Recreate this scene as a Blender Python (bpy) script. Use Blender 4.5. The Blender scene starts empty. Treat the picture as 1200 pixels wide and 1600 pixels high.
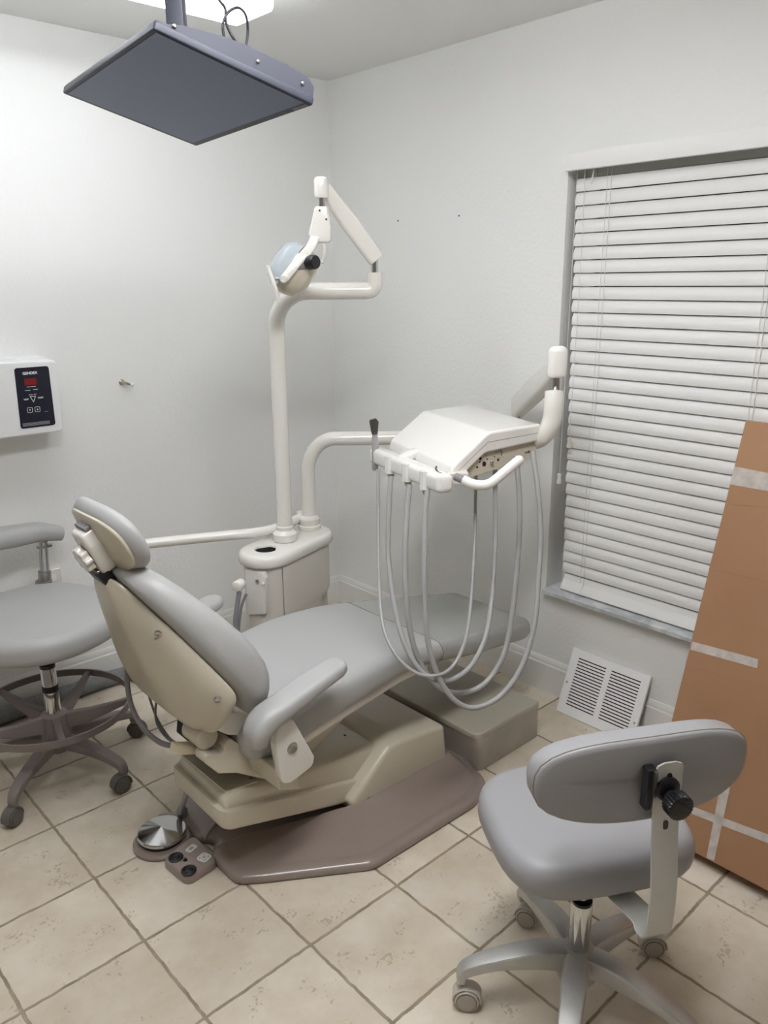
import bpy, bmesh, math, random
from mathutils import Vector, Matrix, noise
random.seed(7)
S = bpy.context.scene
COL = S.collection
PI = math.pi
def V(*a): return Vector(a if len(a) > 1 else a[0])

# ------------------------------------------------------------------ materials
def s2l(c): return tuple(((x/255.0)/12.92 if x/255.0 <= 0.04045 else ((x/255.0+0.055)/1.055)**2.4) for x in c) + (1.0,)
def mat(name, rgb, rough=0.5, metal=0.0, coat=0.0, bump=0.0, bscale=200.0, var=0.0, vscale=4.0, spec=0.5, detail=3.0, bdist=0.001, alpha=None, trans=0.0, emis=None, estr=0.0, aniso=0.0):
    m = bpy.data.materials.new(name); m.use_nodes = True
    nt = m.node_tree; b = nt.nodes['Principled BSDF']
    b.inputs['Base Color'].default_value = s2l(rgb)
    b.inputs['Roughness'].default_value = rough
    b.inputs['Metallic'].default_value = metal
    b.inputs['Coat Weight'].default_value = coat
    b.inputs['Coat Roughness'].default_value = 0.08
    b.inputs['Specular IOR Level'].default_value = spec
    b.inputs['Transmission Weight'].default_value = trans
    if alpha is not None: b.inputs['Alpha'].default_value = alpha
    if emis: b.inputs['Emission Color'].default_value = s2l(emis); b.inputs['Emission Strength'].default_value = estr
    tc = nt.nodes.new('ShaderNodeTexCoord')
    if var > 0:
        n = nt.nodes.new('ShaderNodeTexNoise'); n.inputs['Scale'].default_value = vscale; n.inputs['Detail'].default_value = 5
        nt.links.new(tc.outputs['Object'], n.inputs['Vector'])
        r = nt.nodes.new('ShaderNodeValToRGB')
        c = s2l(rgb)
        r.color_ramp.elements[0].position = 0.3; r.color_ramp.elements[1].position = 0.7
        r.color_ramp.elements[0].color = tuple(x*(1-var) for x in c[:3])+(1,)
        r.color_ramp.elements[1].color = tuple(min(1, x*(1+var)) for x in c[:3])+(1,)
        nt.links.new(n.outputs['Fac'], r.inputs['Fac']); nt.links.new(r.outputs['Color'], b.inputs['Base Color'])
    if bump > 0:
        n = nt.nodes.new('ShaderNodeTexNoise'); n.inputs['Scale'].default_value = bscale; n.inputs['Detail'].default_value = detail
        nt.links.new(tc.outputs['Object'], n.inputs['Vector'])
        bp = nt.nodes.new('ShaderNodeBump'); bp.inputs['Strength'].default_value = bump; bp.inputs['Distance'].default_value = bdist
        nt.links.new(n.outputs['Fac'], bp.inputs['Height']); nt.links.new(bp.outputs['Normal'], b.inputs['Normal'])
    return m

M = {}
M['wall'] = mat('wall_paint', (237, 237, 234), 0.55, bump=0.42, bscale=75, detail=2.5, bdist=0.0035)
M['wall_dim'] = mat('wall_paint_dim', (150, 145, 136), 0.6, bump=0.5, bscale=75, detail=2.5, bdist=0.0035)  # unseen walls, darkened to cut bounce light on faces turned towards them
M['ceiling'] = mat('ceiling_paint', (242, 242, 240), 0.8, bump=0.2, bscale=60, bdist=0.003)
M['trim'] = mat('trim_paint', (232, 231, 226), 0.3, bump=0.05, bscale=30)
M['vinyl'] = mat('grey_vinyl', (172, 172, 170), 0.42, bump=0.12, bscale=420, bdist=0.0006, var=0.02, vscale=6)
M['vinyl_dark'] = mat('grey_vinyl_shiny', (163, 163, 160), 0.27, coat=0.35, bump=0.25, bscale=26, bdist=0.003)
M['vinyl_stool'] = mat('stool_vinyl', (156, 155, 156), 0.42, bump=0.12, bscale=420, bdist=0.0006)
M['cream'] = mat('cream_plastic', (205, 197, 178), 0.28, coat=0.3, var=0.012, vscale=9)
M['cream_cabinet'] = mat('cream_cabinet', (216, 210, 200), 0.28, coat=0.3)
M['cream_light'] = mat('cream_enamel', (230, 227, 219), 0.18, coat=0.5)
M['white_enamel'] = mat('white_enamel', (238, 236, 230), 0.16, coat=0.5)
M['mauve'] = mat('mauve_plastic', (141, 127, 119), 0.3, coat=0.3, var=0.03, vscale=12)
M['mauve_metal'] = mat('mauve_painted_metal', (128, 118, 115), 0.4, bump=0.08, bscale=300)
M['chrome'] = mat('chrome', (205, 205, 205), 0.12, metal=1.0)
M['steel'] = mat('satin_steel', (176, 175, 173), 0.3, metal=1.0)
M['alu'] = mat('cast_aluminium', (188, 187, 184), 0.42, metal=0.6, bump=0.1, bscale=90, var=0.06, vscale=20)
M['bracket'] = mat('zinc_plated_steel', (198, 198, 194), 0.34, metal=0.35, var=0.03, vscale=15)
M['black'] = mat('black_plastic', (22, 22, 25), 0.35)
M['blackmat'] = mat('black_rubber', (28, 28, 30), 0.6)
M['dark'] = mat('dark_gap', (30, 28, 28), 0.7)
M['hose_grey'] = mat('grey_tubing', (160, 160, 158), 0.4)
M['hose_dark'] = mat('dark_grey_tubing', (128, 125, 128), 0.45)
M['vac'] = mat('ribbed_hose_plastic', (150, 150, 152), 0.5)
M['tv'] = mat('tv_plastic', (54, 56, 67), 0.5, var=0.06, vscale=14)
M['tvscreen'] = mat('tv_screen', (90, 100, 134), 0.4, spec=0.6)
M['tvdark'] = mat('tv_dark', (22, 24, 34), 0.4)
M['caster'] = mat('caster_nylon', (196, 189, 178), 0.4)
M['caster_dark'] = mat('caster_brown_nylon', (100, 96, 90), 0.45)
M['caster_hub'] = mat('caster_hub', (176, 168, 158), 0.35)
M['caster_tread'] = mat('caster_tread', (96, 88, 78), 0.6)
M['blind'] = mat('blind_slat', (236, 235, 232), 0.4, bump=0.05, bscale=40)
M['cord'] = mat('blind_cord', (222, 221, 217), 0.7)
M['tassel'] = mat('cord_tassel', (232, 228, 214), 0.35)
M['grille'] = mat('grille_enamel', (247, 247, 245), 0.3)
M['boxwhite'] = mat('control_box_enamel', (236, 236, 235), 0.35)
M['navy'] = mat('panel_film', (30, 32, 46), 0.25)
M['red'] = mat('led_window', (130, 28, 34), 0.25)
M['print'] = mat('white_print', (225, 225, 228), 0.5)
M['printgrey'] = mat('grey_print', (150, 150, 154), 0.5)
M['darkprint'] = mat('dark_print', (60, 58, 58), 0.5)
M['sticker'] = mat('pale_sticker', (205, 205, 198), 0.4)
M['brass'] = mat('nickel_fitting', (196, 188, 172), 0.25, metal=1.0)
M['lens'] = mat('lamp_shield', (214, 228, 236), 0.08, coat=0.3, alpha=0.42)
M['glass'] = mat('window_glass', (120, 125, 130), 0.05, trans=0.6)
M['fixture_lens'] = mat('fixture_lens', (255, 255, 255), 0.5, emis=(243, 248, 255), estr=8.0)
M['fixture_lens2'] = mat('fixture_lens_b', (255, 255, 255), 0.5, emis=(250, 251, 255), estr=32.0)
M['lever'] = mat('lever_plastic', (214, 204, 176), 0.4)
M['plateplastic'] = mat('plate_plastic', (222, 218, 218), 0.35)
M['cable'] = mat('black_cable', (40, 42, 50), 0.5)
M['seam'] = mat('seam_line', (140, 137, 130), 0.6)
M['night'] = mat('night_outside', (6, 6, 8), 0.9)

def node_mat_floor():
    m = bpy.data.materials.new('ceramic_floor_tile'); m.use_nodes = True; nt = m.node_tree; N = nt.nodes; L = nt.links
    b = N['Principled BSDF']
    tc = N.new('ShaderNodeTexCoord')
    def math_(op, a, c=None):
        n = N.new('ShaderNodeMath'); n.operation = op
        for i, x in enumerate((a, c)):
            if x is None: continue
            if isinstance(x, (int, float)): n.inputs[i].default_value = x
            else: L.new(x, n.inputs[i])
        return n.outputs[0]
    nz = N.new('ShaderNodeTexNoise'); nz.inputs['Scale'].default_value = 28; nz.inputs['Detail'].default_value = 3
    L.new(tc.outputs['Object'], nz.inputs['Vector'])
    sep = N.new('ShaderNodeSeparateXYZ'); L.new(tc.outputs['Object'], sep.inputs[0])
    sepn = N.new('ShaderNodeSeparateColor'); L.new(nz.outputs['Color'], sepn.inputs[0])
    SZ = 0.298
    def axis(o, off, nn):
        u = math_('DIVIDE', math_('ADD', o, -off), SZ)
        u = math_('ADD', u, math_('MULTIPLY', math_('ADD', nn, -0.5), 0.028))
        fl = math_('FLOOR', u)
        fr = math_('SUBTRACT', u, fl)
        d = math_('MINIMUM', fr, math_('SUBTRACT', 1.0, fr))
        return fl, d
    fx, dx = axis(sep.outputs[0], -1.788, sepn.outputs[0])
    fy, dy = axis(sep.outputs[1], -0.785, sepn.outputs[1])
    d = math_('MINIMUM', dx, dy)
    mr = N.new('ShaderNodeMapRange'); mr.interpolation_type = 'SMOOTHSTEP'
    mr.inputs['From Min'].default_value = 0.008; mr.inputs['From Max'].default_value = 0.017
    L.new(d, mr.inputs['Value'])            # 0 in grout, 1 on tile
    cmb = N.new('ShaderNodeCombineXYZ'); L.new(fx, cmb.inputs[0]); L.new(fy, cmb.inputs[1])
    wn = N.new('ShaderNodeTexWhiteNoise'); wn.noise_dimensions = '3D'; L.new(cmb.outputs[0], wn.inputs['Vector'])
    # offset the mottling per tile
    addv = N.new('ShaderNodeVectorMath'); addv.operation = 'ADD'
    scl = N.new('ShaderNodeVectorMath'); scl.operation = 'SCALE'; scl.inputs['Scale'].default_value = 20
    L.new(wn.outputs['Color'], scl.inputs[0]); L.new(scl.outputs[0], addv.inputs[0]); L.new(tc.outputs['Object'], addv.inputs[1])
    n1 = N.new('ShaderNodeTexNoise'); n1.inputs['Scale'].default_value = 5.5; n1.inputs['Detail'].default_value = 7; n1.inputs['Roughness'].default_value = 0.62
    L.new(addv.outputs[0], n1.inputs['Vector'])
    cr = N.new('ShaderNodeValToRGB'); e = cr.color_ramp.elements
    e[0].position = 0.3; e[0].color = s2l((196, 182, 160)); e[1].position = 0.72; e[1].color = s2l((222, 213, 197))
    L.new(n1.outputs['Fac'], cr.inputs['Fac'])
    # pits: brown specks in clusters
    n2 = N.new('ShaderNodeTexNoise'); n2.inputs['Scale'].default_value = 110; n2.inputs['Detail'].default_value = 4
    L.new(addv.outputs[0], n2.inputs['Vector'])
    n3 = N.new('ShaderNodeTexNoise'); n3.inputs['Scale'].default_value = 13; n3.inputs['Detail'].default_value = 2
    L.new(addv.outputs[0], n3.inputs['Vector'])
    p = math_('MULTIPLY', n2.outputs['Fac'], n3.outputs['Fac'])
    pr = N.new('ShaderNodeMapRange'); pr.interpolation_type = 'SMOOTHSTEP'
    pr.inputs['From Min'].default_value = 0.36; pr.inputs['From Max'].default_value = 0.44
    L.new(p, pr.inputs['Value'])
    mix1 = N.new('ShaderNodeMix'); mix1.data_type = 'RGBA'
    L.new(math_('MULTIPLY', pr.outputs[0], 0.38), mix1.inputs['Factor']); L.new(cr.outputs['Color'], mix1.inputs['A']); mix1.inputs['B'].default_value = s2l((128, 106, 78))
    # tile tone
    hsv = N.new('ShaderNodeHueSaturation'); L.new(mix1.outputs['Result'], hsv.inputs['Color'])
    L.new(math_('ADD', math_('MULTIPLY', wn.outputs['Value'], 0.10), 0.95), hsv.inputs['Value'])
    n4 = N.new('ShaderNodeTexNoise'); n4.inputs['Scale'].default_value = 14; L.new(tc.outputs['Object'], n4.inputs['Vector'])
    gr = N.new('ShaderNodeValToRGB'); gr.color_ramp.elements[0].position = .35; gr.color_ramp.elements[0].color = s2l((136, 123, 101)); gr.color_ramp.elements[1].position = .7; gr.color_ramp.elements[1].color = s2l((168, 154, 132))
    L.new(n4.outputs['Fac'], gr.inputs['Fac'])
    mix2 = N.new('ShaderNodeMix'); mix2.data_type = 'RGBA'
    L.new(mr.outputs[0], mix2.inputs['Factor']); L.new(gr.outputs['Color'], mix2.inputs['A']); L.new(hsv.outputs['Color'], mix2.inputs['B'])
    L.new(mix2.outputs['Result'], b.inputs['Base Color'])
    rr = math_('ADD', math_('MULTIPLY', mr.outputs[0], -0.35), 0.85)
    L.new(rr, b.inputs['Roughness'])
    h = math_('ADD', math_('ADD', math_('MULTIPLY', mr.outputs[0], 1.0), math_('MULTIPLY', n1.outputs['Fac'], 0.5)), math_('MULTIPLY', pr.outputs[0], -0.4))
    bp = N.new('ShaderNodeBump'); bp.inputs['Strength'].default_value = 0.6; bp.inputs['Distance'].default_value = 0.004
    L.new(h, bp.inputs['Height']); L.new(bp.outputs['Normal'], b.inputs['Normal'])
    return m
M['floor'] = node_mat_floor()

def node_mat_marble():
    m = bpy.data.materials.new('grey_marble'); m.use_nodes = True; nt = m.node_tree; N = nt.nodes; L = nt.links
    b = N['Principled BSDF']; tc = N.new('ShaderNodeTexCoord')
    n = N.new('ShaderNodeTexNoise'); n.inputs['Scale'].default_value = 9; n.inputs['Detail'].default_value = 8; n.inputs['Distortion'].default_value = 1.2
    L.new(tc.outputs['Object'], n.inputs['Vector'])
    r = N.new('ShaderNodeValToRGB'); r.color_ramp.elements[0].position = .38; r.color_ramp.elements[0].color = s2l((178, 182, 184)); r.color_ramp.elements[1].position = .62; r.color_ramp.elements[1].color = s2l((218, 220, 220))
    L.new(n.outputs['Fac'], r.inputs['Fac']); L.new(r.outputs['Color'], b.inputs['Base Color']); b.inputs['Roughness'].default_value = 0.25
    return m
M['marble'] = node_mat_marble()

def node_mat_card():
    m = bpy.data.materials.new('corrugated_cardboard'); m.use_nodes = True; nt = m.node_tree; N = nt.nodes; L = nt.links
    b = N['Principled BSDF']; tc = N.new('ShaderNodeTexCoord'); b.inputs['Roughness'].default_value = 0.75
    n = N.new('ShaderNodeTexNoise'); n.inputs['Scale'].default_value = 3.5; n.inputs['Detail'].default_value = 6
    L.new(tc.outputs['Object'], n.inputs['Vector'])
    r = N.new('ShaderNodeValToRGB'); r.color_ramp.elements[0].position = .3; r.color_ramp.elements[0].color = s2l((152, 113, 82)); r.color_ramp.elements[1].position = .7; r.color_ramp.elements[1].color = s2l((163, 124, 92))
    L.new(n.outputs['Fac'], r.inputs['Fac']); L.new(r.outputs['Color'], b.inputs['Base Color'])
    bp = N.new('ShaderNodeBump'); bp.inputs['Strength'].default_value = 0.25; bp.inputs['Distance'].default_value = 0.006
    L.new(n.outputs['Fac'], bp.inputs['Height']); L.new(bp.outputs['Normal'], b.inputs['Normal'])
    return m
M['card'] = node_mat_card()
def node_mat_tape():
    m = mat('clear_packing_tape', (228, 220, 212), 0.22, coat=0.5, alpha=0.55, var=0.14, vscale=38, bump=0.8, bscale=45, bdist=0.003)
    return m
M['tape'] = node_mat_tape()
M['plinth_steel'] = mat('scuffed_steel', (176, 170, 162), 0.4, metal=0.5, var=0.12, vscale=7)
M['plinth_top'] = mat('plinth_lid', (182, 176, 160), 0.3, coat=0.25, var=0.02)

# ------------------------------------------------------------------ mesh helpers
def finish(name, verts, faces, m, parent=None, ang=35, bevel=0, bseg=3, sub=0, smooth=True, recalc=True):
    me = bpy.data.meshes.new(name)
    org = Vector((0, 0, 0))
    if parent is not None: org = parent.matrix_world.translation if False else WORLD.get(parent.name, Vector((0, 0, 0)))
    inv = ROTINV.get(parent.name) if parent is not None else None
    vv = [Vector(v) - org for v in verts]
    if inv is not None: vv = [inv @ v for v in vv]
    me.from_pydata([tuple(v) for v in vv], [], faces)
    if recalc:
        bm = bmesh.new(); bm.from_mesh(me); bmesh.ops.recalc_face_normals(bm, faces=bm.faces); bm.to_mesh(me); bm.free()
    if smooth:
        for p in me.polygons: p.use_smooth = True
        me.set_sharp_from_angle(angle=math.radians(ang))
    me.materials.append(m if not isinstance(m, str) else M[m])
    o = bpy.data.objects.new(name, me); COL.objects.link(o)
    if parent is not None:
        o.parent = parent
        WORLD[o.name] = org
        if inv is not None: ROTINV[o.name] = inv
    if bevel:
        b = o.modifiers.new('bevel', 'BEVEL'); b.width = bevel; b.segments = bseg; b.limit_method = 'ANGLE'; b.angle_limit = math.radians(30); b.harden_normals = False
    if sub:
        s = o.modifiers.new('subsurf', 'SUBSURF'); s.levels = sub; s.render_levels = sub
    return o
WORLD = {}; ROTINV = {}

class G:
    """collects shapes for ONE mesh object"""
    def __init__(s): s.v = []; s.f = []
    def add(s, verts, faces):
        k = len(s.v); s.v += [Vector(v) for v in verts]; s.f += [tuple(i+k for i in f) for f in faces]; return s
    def box(s, a, b):
        x0, y0, z0 = a; x1, y1, z1 = b
        return s.add([(x0,y0,z0),(x1,y0,z0),(x1,y1,z0),(x0,y1,z0),(x0,y0,z1),(x1,y0,z1),(x1,y1,z1),(x0,y1,z1)],
                     [(0,3,2,1),(4,5,6,7),(0,1,5,4),(1,2,6,5),(2,3,7,6),(3,0,4,7)])
    def loft(s, rings, cap0=True, cap1=True, closed=True):
        n = len(rings[0]); vs = [p for r in rings for p in r]; fs = []
        for i in range(len(rings)-1):
            for j in range(n if closed else n-1):
                a = i*n+j; b = i*n+(j+1) % n
                fs.append((a, b, b+n, a+n))
        if cap0: fs.append(tuple(range(n-1, -1, -1)))
        if cap1: fs.append(tuple((len(rings)-1)*n+j for j in range(n)))
        return s.add(vs, fs)
    def tube(s, pts, r, n=14, smooth=6, caps=True):
        if smooth and len(pts) > 2: 
            rs = r if isinstance(r, (list, tuple)) else None
            pts2 = catmull(pts, smooth)
            if rs: r = [interp(rs, i/(len(pts2)-1)*(len(rs)-1)) for i in range(len(pts2))]
            pts = pts2
        pts = [Vector(p) for p in pts]
        rings = []; prev = None
        for i, p in enumerate(pts):
            t = (pts[min(i+1, len(pts)-1)] - pts[max(i-1, 0)]).normalized()
            if prev is None:
                up = Vector((0, 0, 1)) if abs(t.z) < 0.9 else Vector((1, 0, 0))
                u = t.cross(up).normalized()
            else:
                u = (prev - t*prev.dot(t)).normalized()
            prev = u; w = t.cross(u)
            rr = r[i] if isinstance(r, (list, tuple)) else r
            rings.append([p + (u*math.cos(2*PI*k/n) + w*math.sin(2*PI*k/n))*rr for k in range(n)])
        return s.loft(rings, caps, caps)
    def sweep(s, pts, side, sizes, rad=0.3, n=4, smooth=6):
        """rounded-rectangle section swept along pts; side = fixed lateral vector; sizes = [(w,h)...]"""
        k = len(pts)
        if smooth and k > 2: P2 = catmull(pts, smooth)
        else: P2 = [Vector(p) for p in pts]
        sd = Vector(side).normalized(); rings = []
        for i, p in enumerate(P2):
            t = (P2[min(i+1, len(P2)-1)] - P2[max(i-1, 0)]).normalized()
            q = i/(len(P2)-1)*(len(sizes)-1) if len(sizes) > 1 else 0
            w = interp([a[0] for a in sizes], q); h = interp([a[1] for a in sizes], q)
            lat = (sd - t*sd.dot(t)).normalized(); nr = lat.cross(t).normalized()
            rings.append([p + lat*a + nr*b for a, b in rrect(w, h, rad*min(w, h), n)])
        return s.loft(rings)
    def prism(s, poly, a, b, frame=None):
        """poly list of (u,v); extruded from a to b along the frame's w axis. frame=(origin,u,v,w)"""
        if frame is None: frame = (Vector((0,0,0)), Vector((1,0,0)), Vector((0,1,0)), Vector((0,0,1)))
        o, u, v, w = frame
        r0 = [o+u*x+v*y+w*a for x, y in poly]; r1 = [o+u*x+v*y+w*b for x, y in poly]
        return s.loft([r0, r1])
    def pad(s, poly, z0, z1, r, frame=None, n=5, crown=0.0, rb=None):
        """prism with rounded edges (poly should be fairly dense / convex)"""
        if frame is None: frame = (Vector((0,0,0)), Vector((1,0,0)), Vector((0,1,0)), Vector((0,0,1)))
        o, u, v, w = frame; rb = r if rb is None else rb
        rings = []
        def ring(ins, z): return [o+u*x+v*y+w*z for x, y in inset(poly, ins)]
        for i in range(n+1):
            a = PI/2*i/n
            if rb > 0: rings.append(ring(rb*(1-math.sin(a)), z0+rb*(1-math.cos(a))))
        if rb <= 0: rings.append(ring(0, z0))
        for i in range(n+1):
            a = PI/2*i/n
            if r > 0: rings.append(ring(r*(1-math.cos(a)), z1-r+r*math.sin(a)))
        if r <= 0: rings.append(ring(0, z1))
        if crown:
            c = centroid(poly); base = inset(poly, r)
            for q in (0.75, 0.45, 0.15):
                rings.append([o+u*(c[0]+(x-c[0])*q)+v*(c[1]+(y-c[1])*q)+w*(z1+crown*(1-q*q)) for x, y in base])
        return s.loft(rings)
    def lathe(s, prof, c, axis=(0,0,1), n=28, cap=True):
        ax = Vector(axis).normalized(); up = Vector((0,0,1)) if abs(ax.z) < 0.9 else Vector((1,0,0))
        u = ax.cross(up).normalized(); w = ax.cross(u); c = Vector(c)
        rings = [[c+ax*h+(u*math.cos(2*PI*k/n)+w*math.sin(2*PI*k/n))*r for k in range(n)] for r, h in prof]
        return s.loft(rings, cap, cap)
    def make(s, name, m, parent=None, **kw): return finish(name, s.v, s.f, m, parent, **kw)

def interp(a, q):
    i = int(math.floor(q)); i = max(0, min(i, len(a)-1)); j = min(i+1, len(a)-1); t = q-i
    return a[i]*(1-t)+a[j]*t
def catmull(pts, k):
    pts = [Vector(p) for p in pts]; out = []
    for i in range(len(pts)-1):
        p1, p2 = pts[i], pts[i+1]
        p0 = pts[i-1] if i > 0 else p1+(p1-p2); p3 = pts[i+2] if i+2 < len(pts) else p2+(p2-p1)
        d1 = max((p2-p1).length, 1e-6)
        for j in range(k):
            t = j/k
            out.append(0.5*((2*p1)+(p2-p0)*t+(2*p0-5*p1+4*p2-p3)*t*t+(3*p1-p0-3*p2+p3)*t**3))
    out.append(pts[-1]); return out
def rrect(w, h, r, n=4):
    out = []; r = min(r, w/2*0.999, h/2*0.999)
    for cx, cy, a0 in ((w/2-r, h/2-r, 0), (-w/2+r, h/2-r, PI/2), (-w/2+r, -h/2+r, PI), (w/2-r, -h/2+r, 3*PI/2)):
        for i in range(n+1):
            a = a0+PI/2*i/n; out.append((cx+r*math.cos(a), cy+r*math.sin(a)))
    return out
def centroid(p): return (sum(x for x, y in p)/len(p), sum(y for x, y in p)/len(p))
def area(p): return sum(p[i][0]*p[(i+1) % len(p)][1]-p[(i+1) % len(p)][0]*p[i][1] for i in range(len(p)))/2
def inset(poly, d):
    if d == 0: return list(poly)
    sgn = 1 if area(poly) > 0 else -1; n = len(poly); out = []
    for i in range(n):
        a = Vector(poly[i-1]); b = Vector(poly[i]); c = Vector(poly[(i+1) % n])
        e1 = (b-a); e2 = (c-b)
        if e1.length < 1e-9: e1 = e2
        if e2.length < 1e-9: e2 = e1
        e1.normalize(); e2.normalize()
        n1 = Vector((-e1.y, e1.x))*sgn; n2 = Vector((-e2.y, e2.x))*sgn
        nn = (n1+n2)
        if nn.length < 1e-6: nn = n1
        nn.normalize(); k = d/max(0.5, nn.dot(n1))
        out.append((b.x+nn.x*k, b.y+nn.y*k))
    return out
def fillet(poly, r, n=5):
    """round the corners of a polygon; r number or list"""
    out = []; m = len(poly)
    for i in range(m):
        rr = r[i] if isinstance(r, (list, tuple)) else r
        a = Vector(poly[i-1]); b = Vector(poly[i]); c = Vector(poly[(i+1) % m])
        d1 = (a-b); d2 = (c-b); l1 = d1.length; l2 = d2.length; d1.normalize(); d2.normalize()
        ang = math.acos(max(-1, min(1, d1.dot(d2))))
        if rr <= 0 or ang > PI-0.02: out.append((b.x, b.y)); continue
        t = min(rr/math.tan(ang/2), l1*0.48, l2*0.48); rr2 = t*math.tan(ang/2)
        p1 = b+d1*t; p2 = b+d2*t; bis = (d1+d2).normalized(); cc = b+bis*(rr2/math.sin(ang/2))
        a1 = math.atan2(p1.y-cc.y, p1.x-cc.x); a2 = math.atan2(p2.y-cc.y, p2.x-cc.x)
        da = (a2-a1+PI) % (2*PI)-PI
        for j in range(n+1): out.append((cc.x+rr2*math.cos(a1+da*j/n), cc.y+rr2*math.sin(a1+da*j/n)))
    return out
def XZ(y=0): return (Vector((0, y, 0)), Vector((1,0,0)), Vector((0,0,1)), Vector((0,1,0)))
def YZ(x=0): return (Vector((x, 0, 0)), Vector((0,1,0)), Vector((0,0,1)), Vector((1,0,0)))

def thing(name, loc, label, cat, group=None, rotz=0.0):
    o = bpy.data.objects.new(name, None); COL.objects.link(o); o.empty_display_size = 0.1
    o.location = loc; o.rotation_euler = (0, 0, rotz)
    WORLD[o.name] = Vector(loc)
    if rotz: ROTINV[o.name] = Matrix.Rotation(-rotz, 3, 'Z')
    o['label'] = label; o['category'] = cat
    if group: o['group'] = group
    return o
def tag(o, label, cat, group=None):
    o['label'] = label; o['category'] = cat
    if group: o['group'] = group
    return o
def struct(o): o['kind'] = 'structure'; return o
def lab(o, s): o['label'] = s; return o
def text(name, s, size, origin, ux, uy, m, parent, depth=0.0003, align='CENTER', bold=0.0):
    cu = bpy.data.curves.new(name, 'FONT'); cu.body = s; cu.size = size; cu.extrude = depth; cu.align_x = align; cu.align_y = 'CENTER'; cu.offset = bold
    to = bpy.data.objects.new(name+'_tmp', cu); COL.objects.link(to)
    dg = bpy.context.evaluated_depsgraph_get(); dg.update()
    me = bpy.data.meshes.new_from_object(to.evaluated_get(dg))
    ux = Vector(ux).normalized(); uy = Vector(uy); uy = (uy-ux*uy.dot(ux)).normalized(); w = ux.cross(uy); og = Vector(origin)
    vs = [og+ux*v.co.x+uy*v.co.y+w*v.co.z for v in me.vertices]; fs = [tuple(p.vertices) for p in me.polygons]
    bpy.data.objects.remove(to, do_unlink=True); bpy.data.curves.remove(cu)
    return finish(name, vs, fs, m, parent, smooth=False, recalc=False)

# ================================================================== room shell
H = 2.44; XB = -3.7; YB = -4.3
WY0, WY1, WZ0, WZ1 = -2.36, -1.28, 0.435, 1.99      # window recess in the right wall
REC = 0.13
struct(G().box((XB-.1, YB-.1, -0.1), (0.3, 0.1, 0)).make('floor', 'floor', smooth=False))
struct(G().box((XB-.1, YB-.1, H), (0.3, 0.1, H+0.1)).make('ceiling', 'ceiling', smooth=False))
struct(G().box((XB-.1, 0, 0), (0.3, 0.1, H)).make('wall_left', 'wall', smooth=False))
g = G()
g.box((0, YB-.1, 0), (0.16, 0, WZ0)); g.box((0, YB-.1, WZ1), (0.16, 0, H)); g.box((0, WY1, WZ0), (0.16, 0, WZ1)); g.box((0, YB-.1, WZ0), (0.16, WY0, WZ1))
struct(g.make('wall_right', 'wall', smooth=False))
struct(G().box((XB-.1, YB-.1, 0), (XB, 0, H)).make('wall_back', 'wall_dim', smooth=False))
struct(G().box((XB, YB-.1, 0), (0, YB, H)).make('wall_front', 'wall_dim', smooth=False))
# baseboards with a moulded top
bp = [(0, 0), (0.013, 0), (0.013, 0.108), (0.0125, 0.116), (0.009, 0.122), (0.0085, 0.130), (0.006, 0.138), (0.003, 0.145), (0, 0.1455)]
struct(G().prism([(-x, z) for x, z in bp], XB, -0.0, (V(0,0,0), V(0,1,0), V(0,0,1), V(1,0,0))).make('baseboard_left', 'trim', ang=25))
struct(G().prism([(-x, z) for x, z in bp], YB, -0.013, (V(0,0,0), V(1,0,0), V(0,0,1), V(0,1,0))).make('baseboard_right', 'trim', ang=25))
# window: frame, panes, marble sill
w = struct(G().box((REC-.03, WY0, WZ0), (REC+.01, WY0+.05, WZ1)).box((REC-.03, WY1-.05, WZ0), (REC+.01, WY1, WZ1))
    .box((REC-.03, WY0+.05, WZ0), (REC+.01, WY1-.05, WZ0+.06)).box((REC-.03, WY0+.05, WZ1-.05), (REC+.01, WY1-.05, WZ1))
    .box((REC-.035, WY0+.05, 1.19), (REC+.01, WY1-.05, 1.235)).make('window_1', 'trim', bevel=.004))
G().box((REC-.008, WY0+.05, WZ0+.06), (REC-.002, WY1-.05, 1.19)).box((REC-.008, WY0+.05, 1.235), (REC-.002, WY1-.05, WZ1-.05)).make('pane', 'glass', w, smooth=False)
struct(G().box((-0.036, WY0-.0, 0.424), (0.125, WY1-0.006, 0.4415)).make('trim_1', 'marble', bevel=.003)).name = 'trim_1'

# ================================================================== window blind
b = thing('window_blind', (-0.02, -1.8, 0.44), 'white faux-wood slatted blind, closed, filling the window under a flat valance', 'window blind')
BY0, BY1 = -2.34, -1.296
g = G(); pitch = 0.0443; zt = 1.930; nsl = 32
for i in range(nsl):
    z = zt - 0.022 - i*pitch
    prof = []
    for k in range(7):
        t = k/6-0.5; prof.append((0.032 - 0.014*t*1.0 - 0.0045*math.cos(t*PI) + 0.004, z - 0.0235*t*2))
    # upper edge tucks toward the room side of the slat above
    prof = [(0.036 - 0.0055*math.cos((k/6-0.5)*PI) - (k/6)*0.009, z + 0.0212 - 0.0424*k/6) for k in range(7)]
    back = [(x+0.0028, zz) for x, zz in reversed(prof)]
    y1 = BY1 - 0.042*(i/nsl) + 0.002*math.sin(i*1.7); y0 = BY0 - 0.01
    poly = prof+back
    g.loft([[V(x, y1-0.005+0.005*1, zz) for x, zz in inset(poly, .0004)], [V(x, y0, zz) for x, zz in poly]])
g.make('slats', 'blind', b, ang=40)
G().prism(fillet([(0, 0), (0.014, 0), (0.016, 0.056), (0.0, 0.056)], .003), -2.44, -1.290, (V(-0.034, 0, 1.948), V(1,0,0), V(0,0,1), V(0,1,0))).make('valance', 'blind', b)
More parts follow.
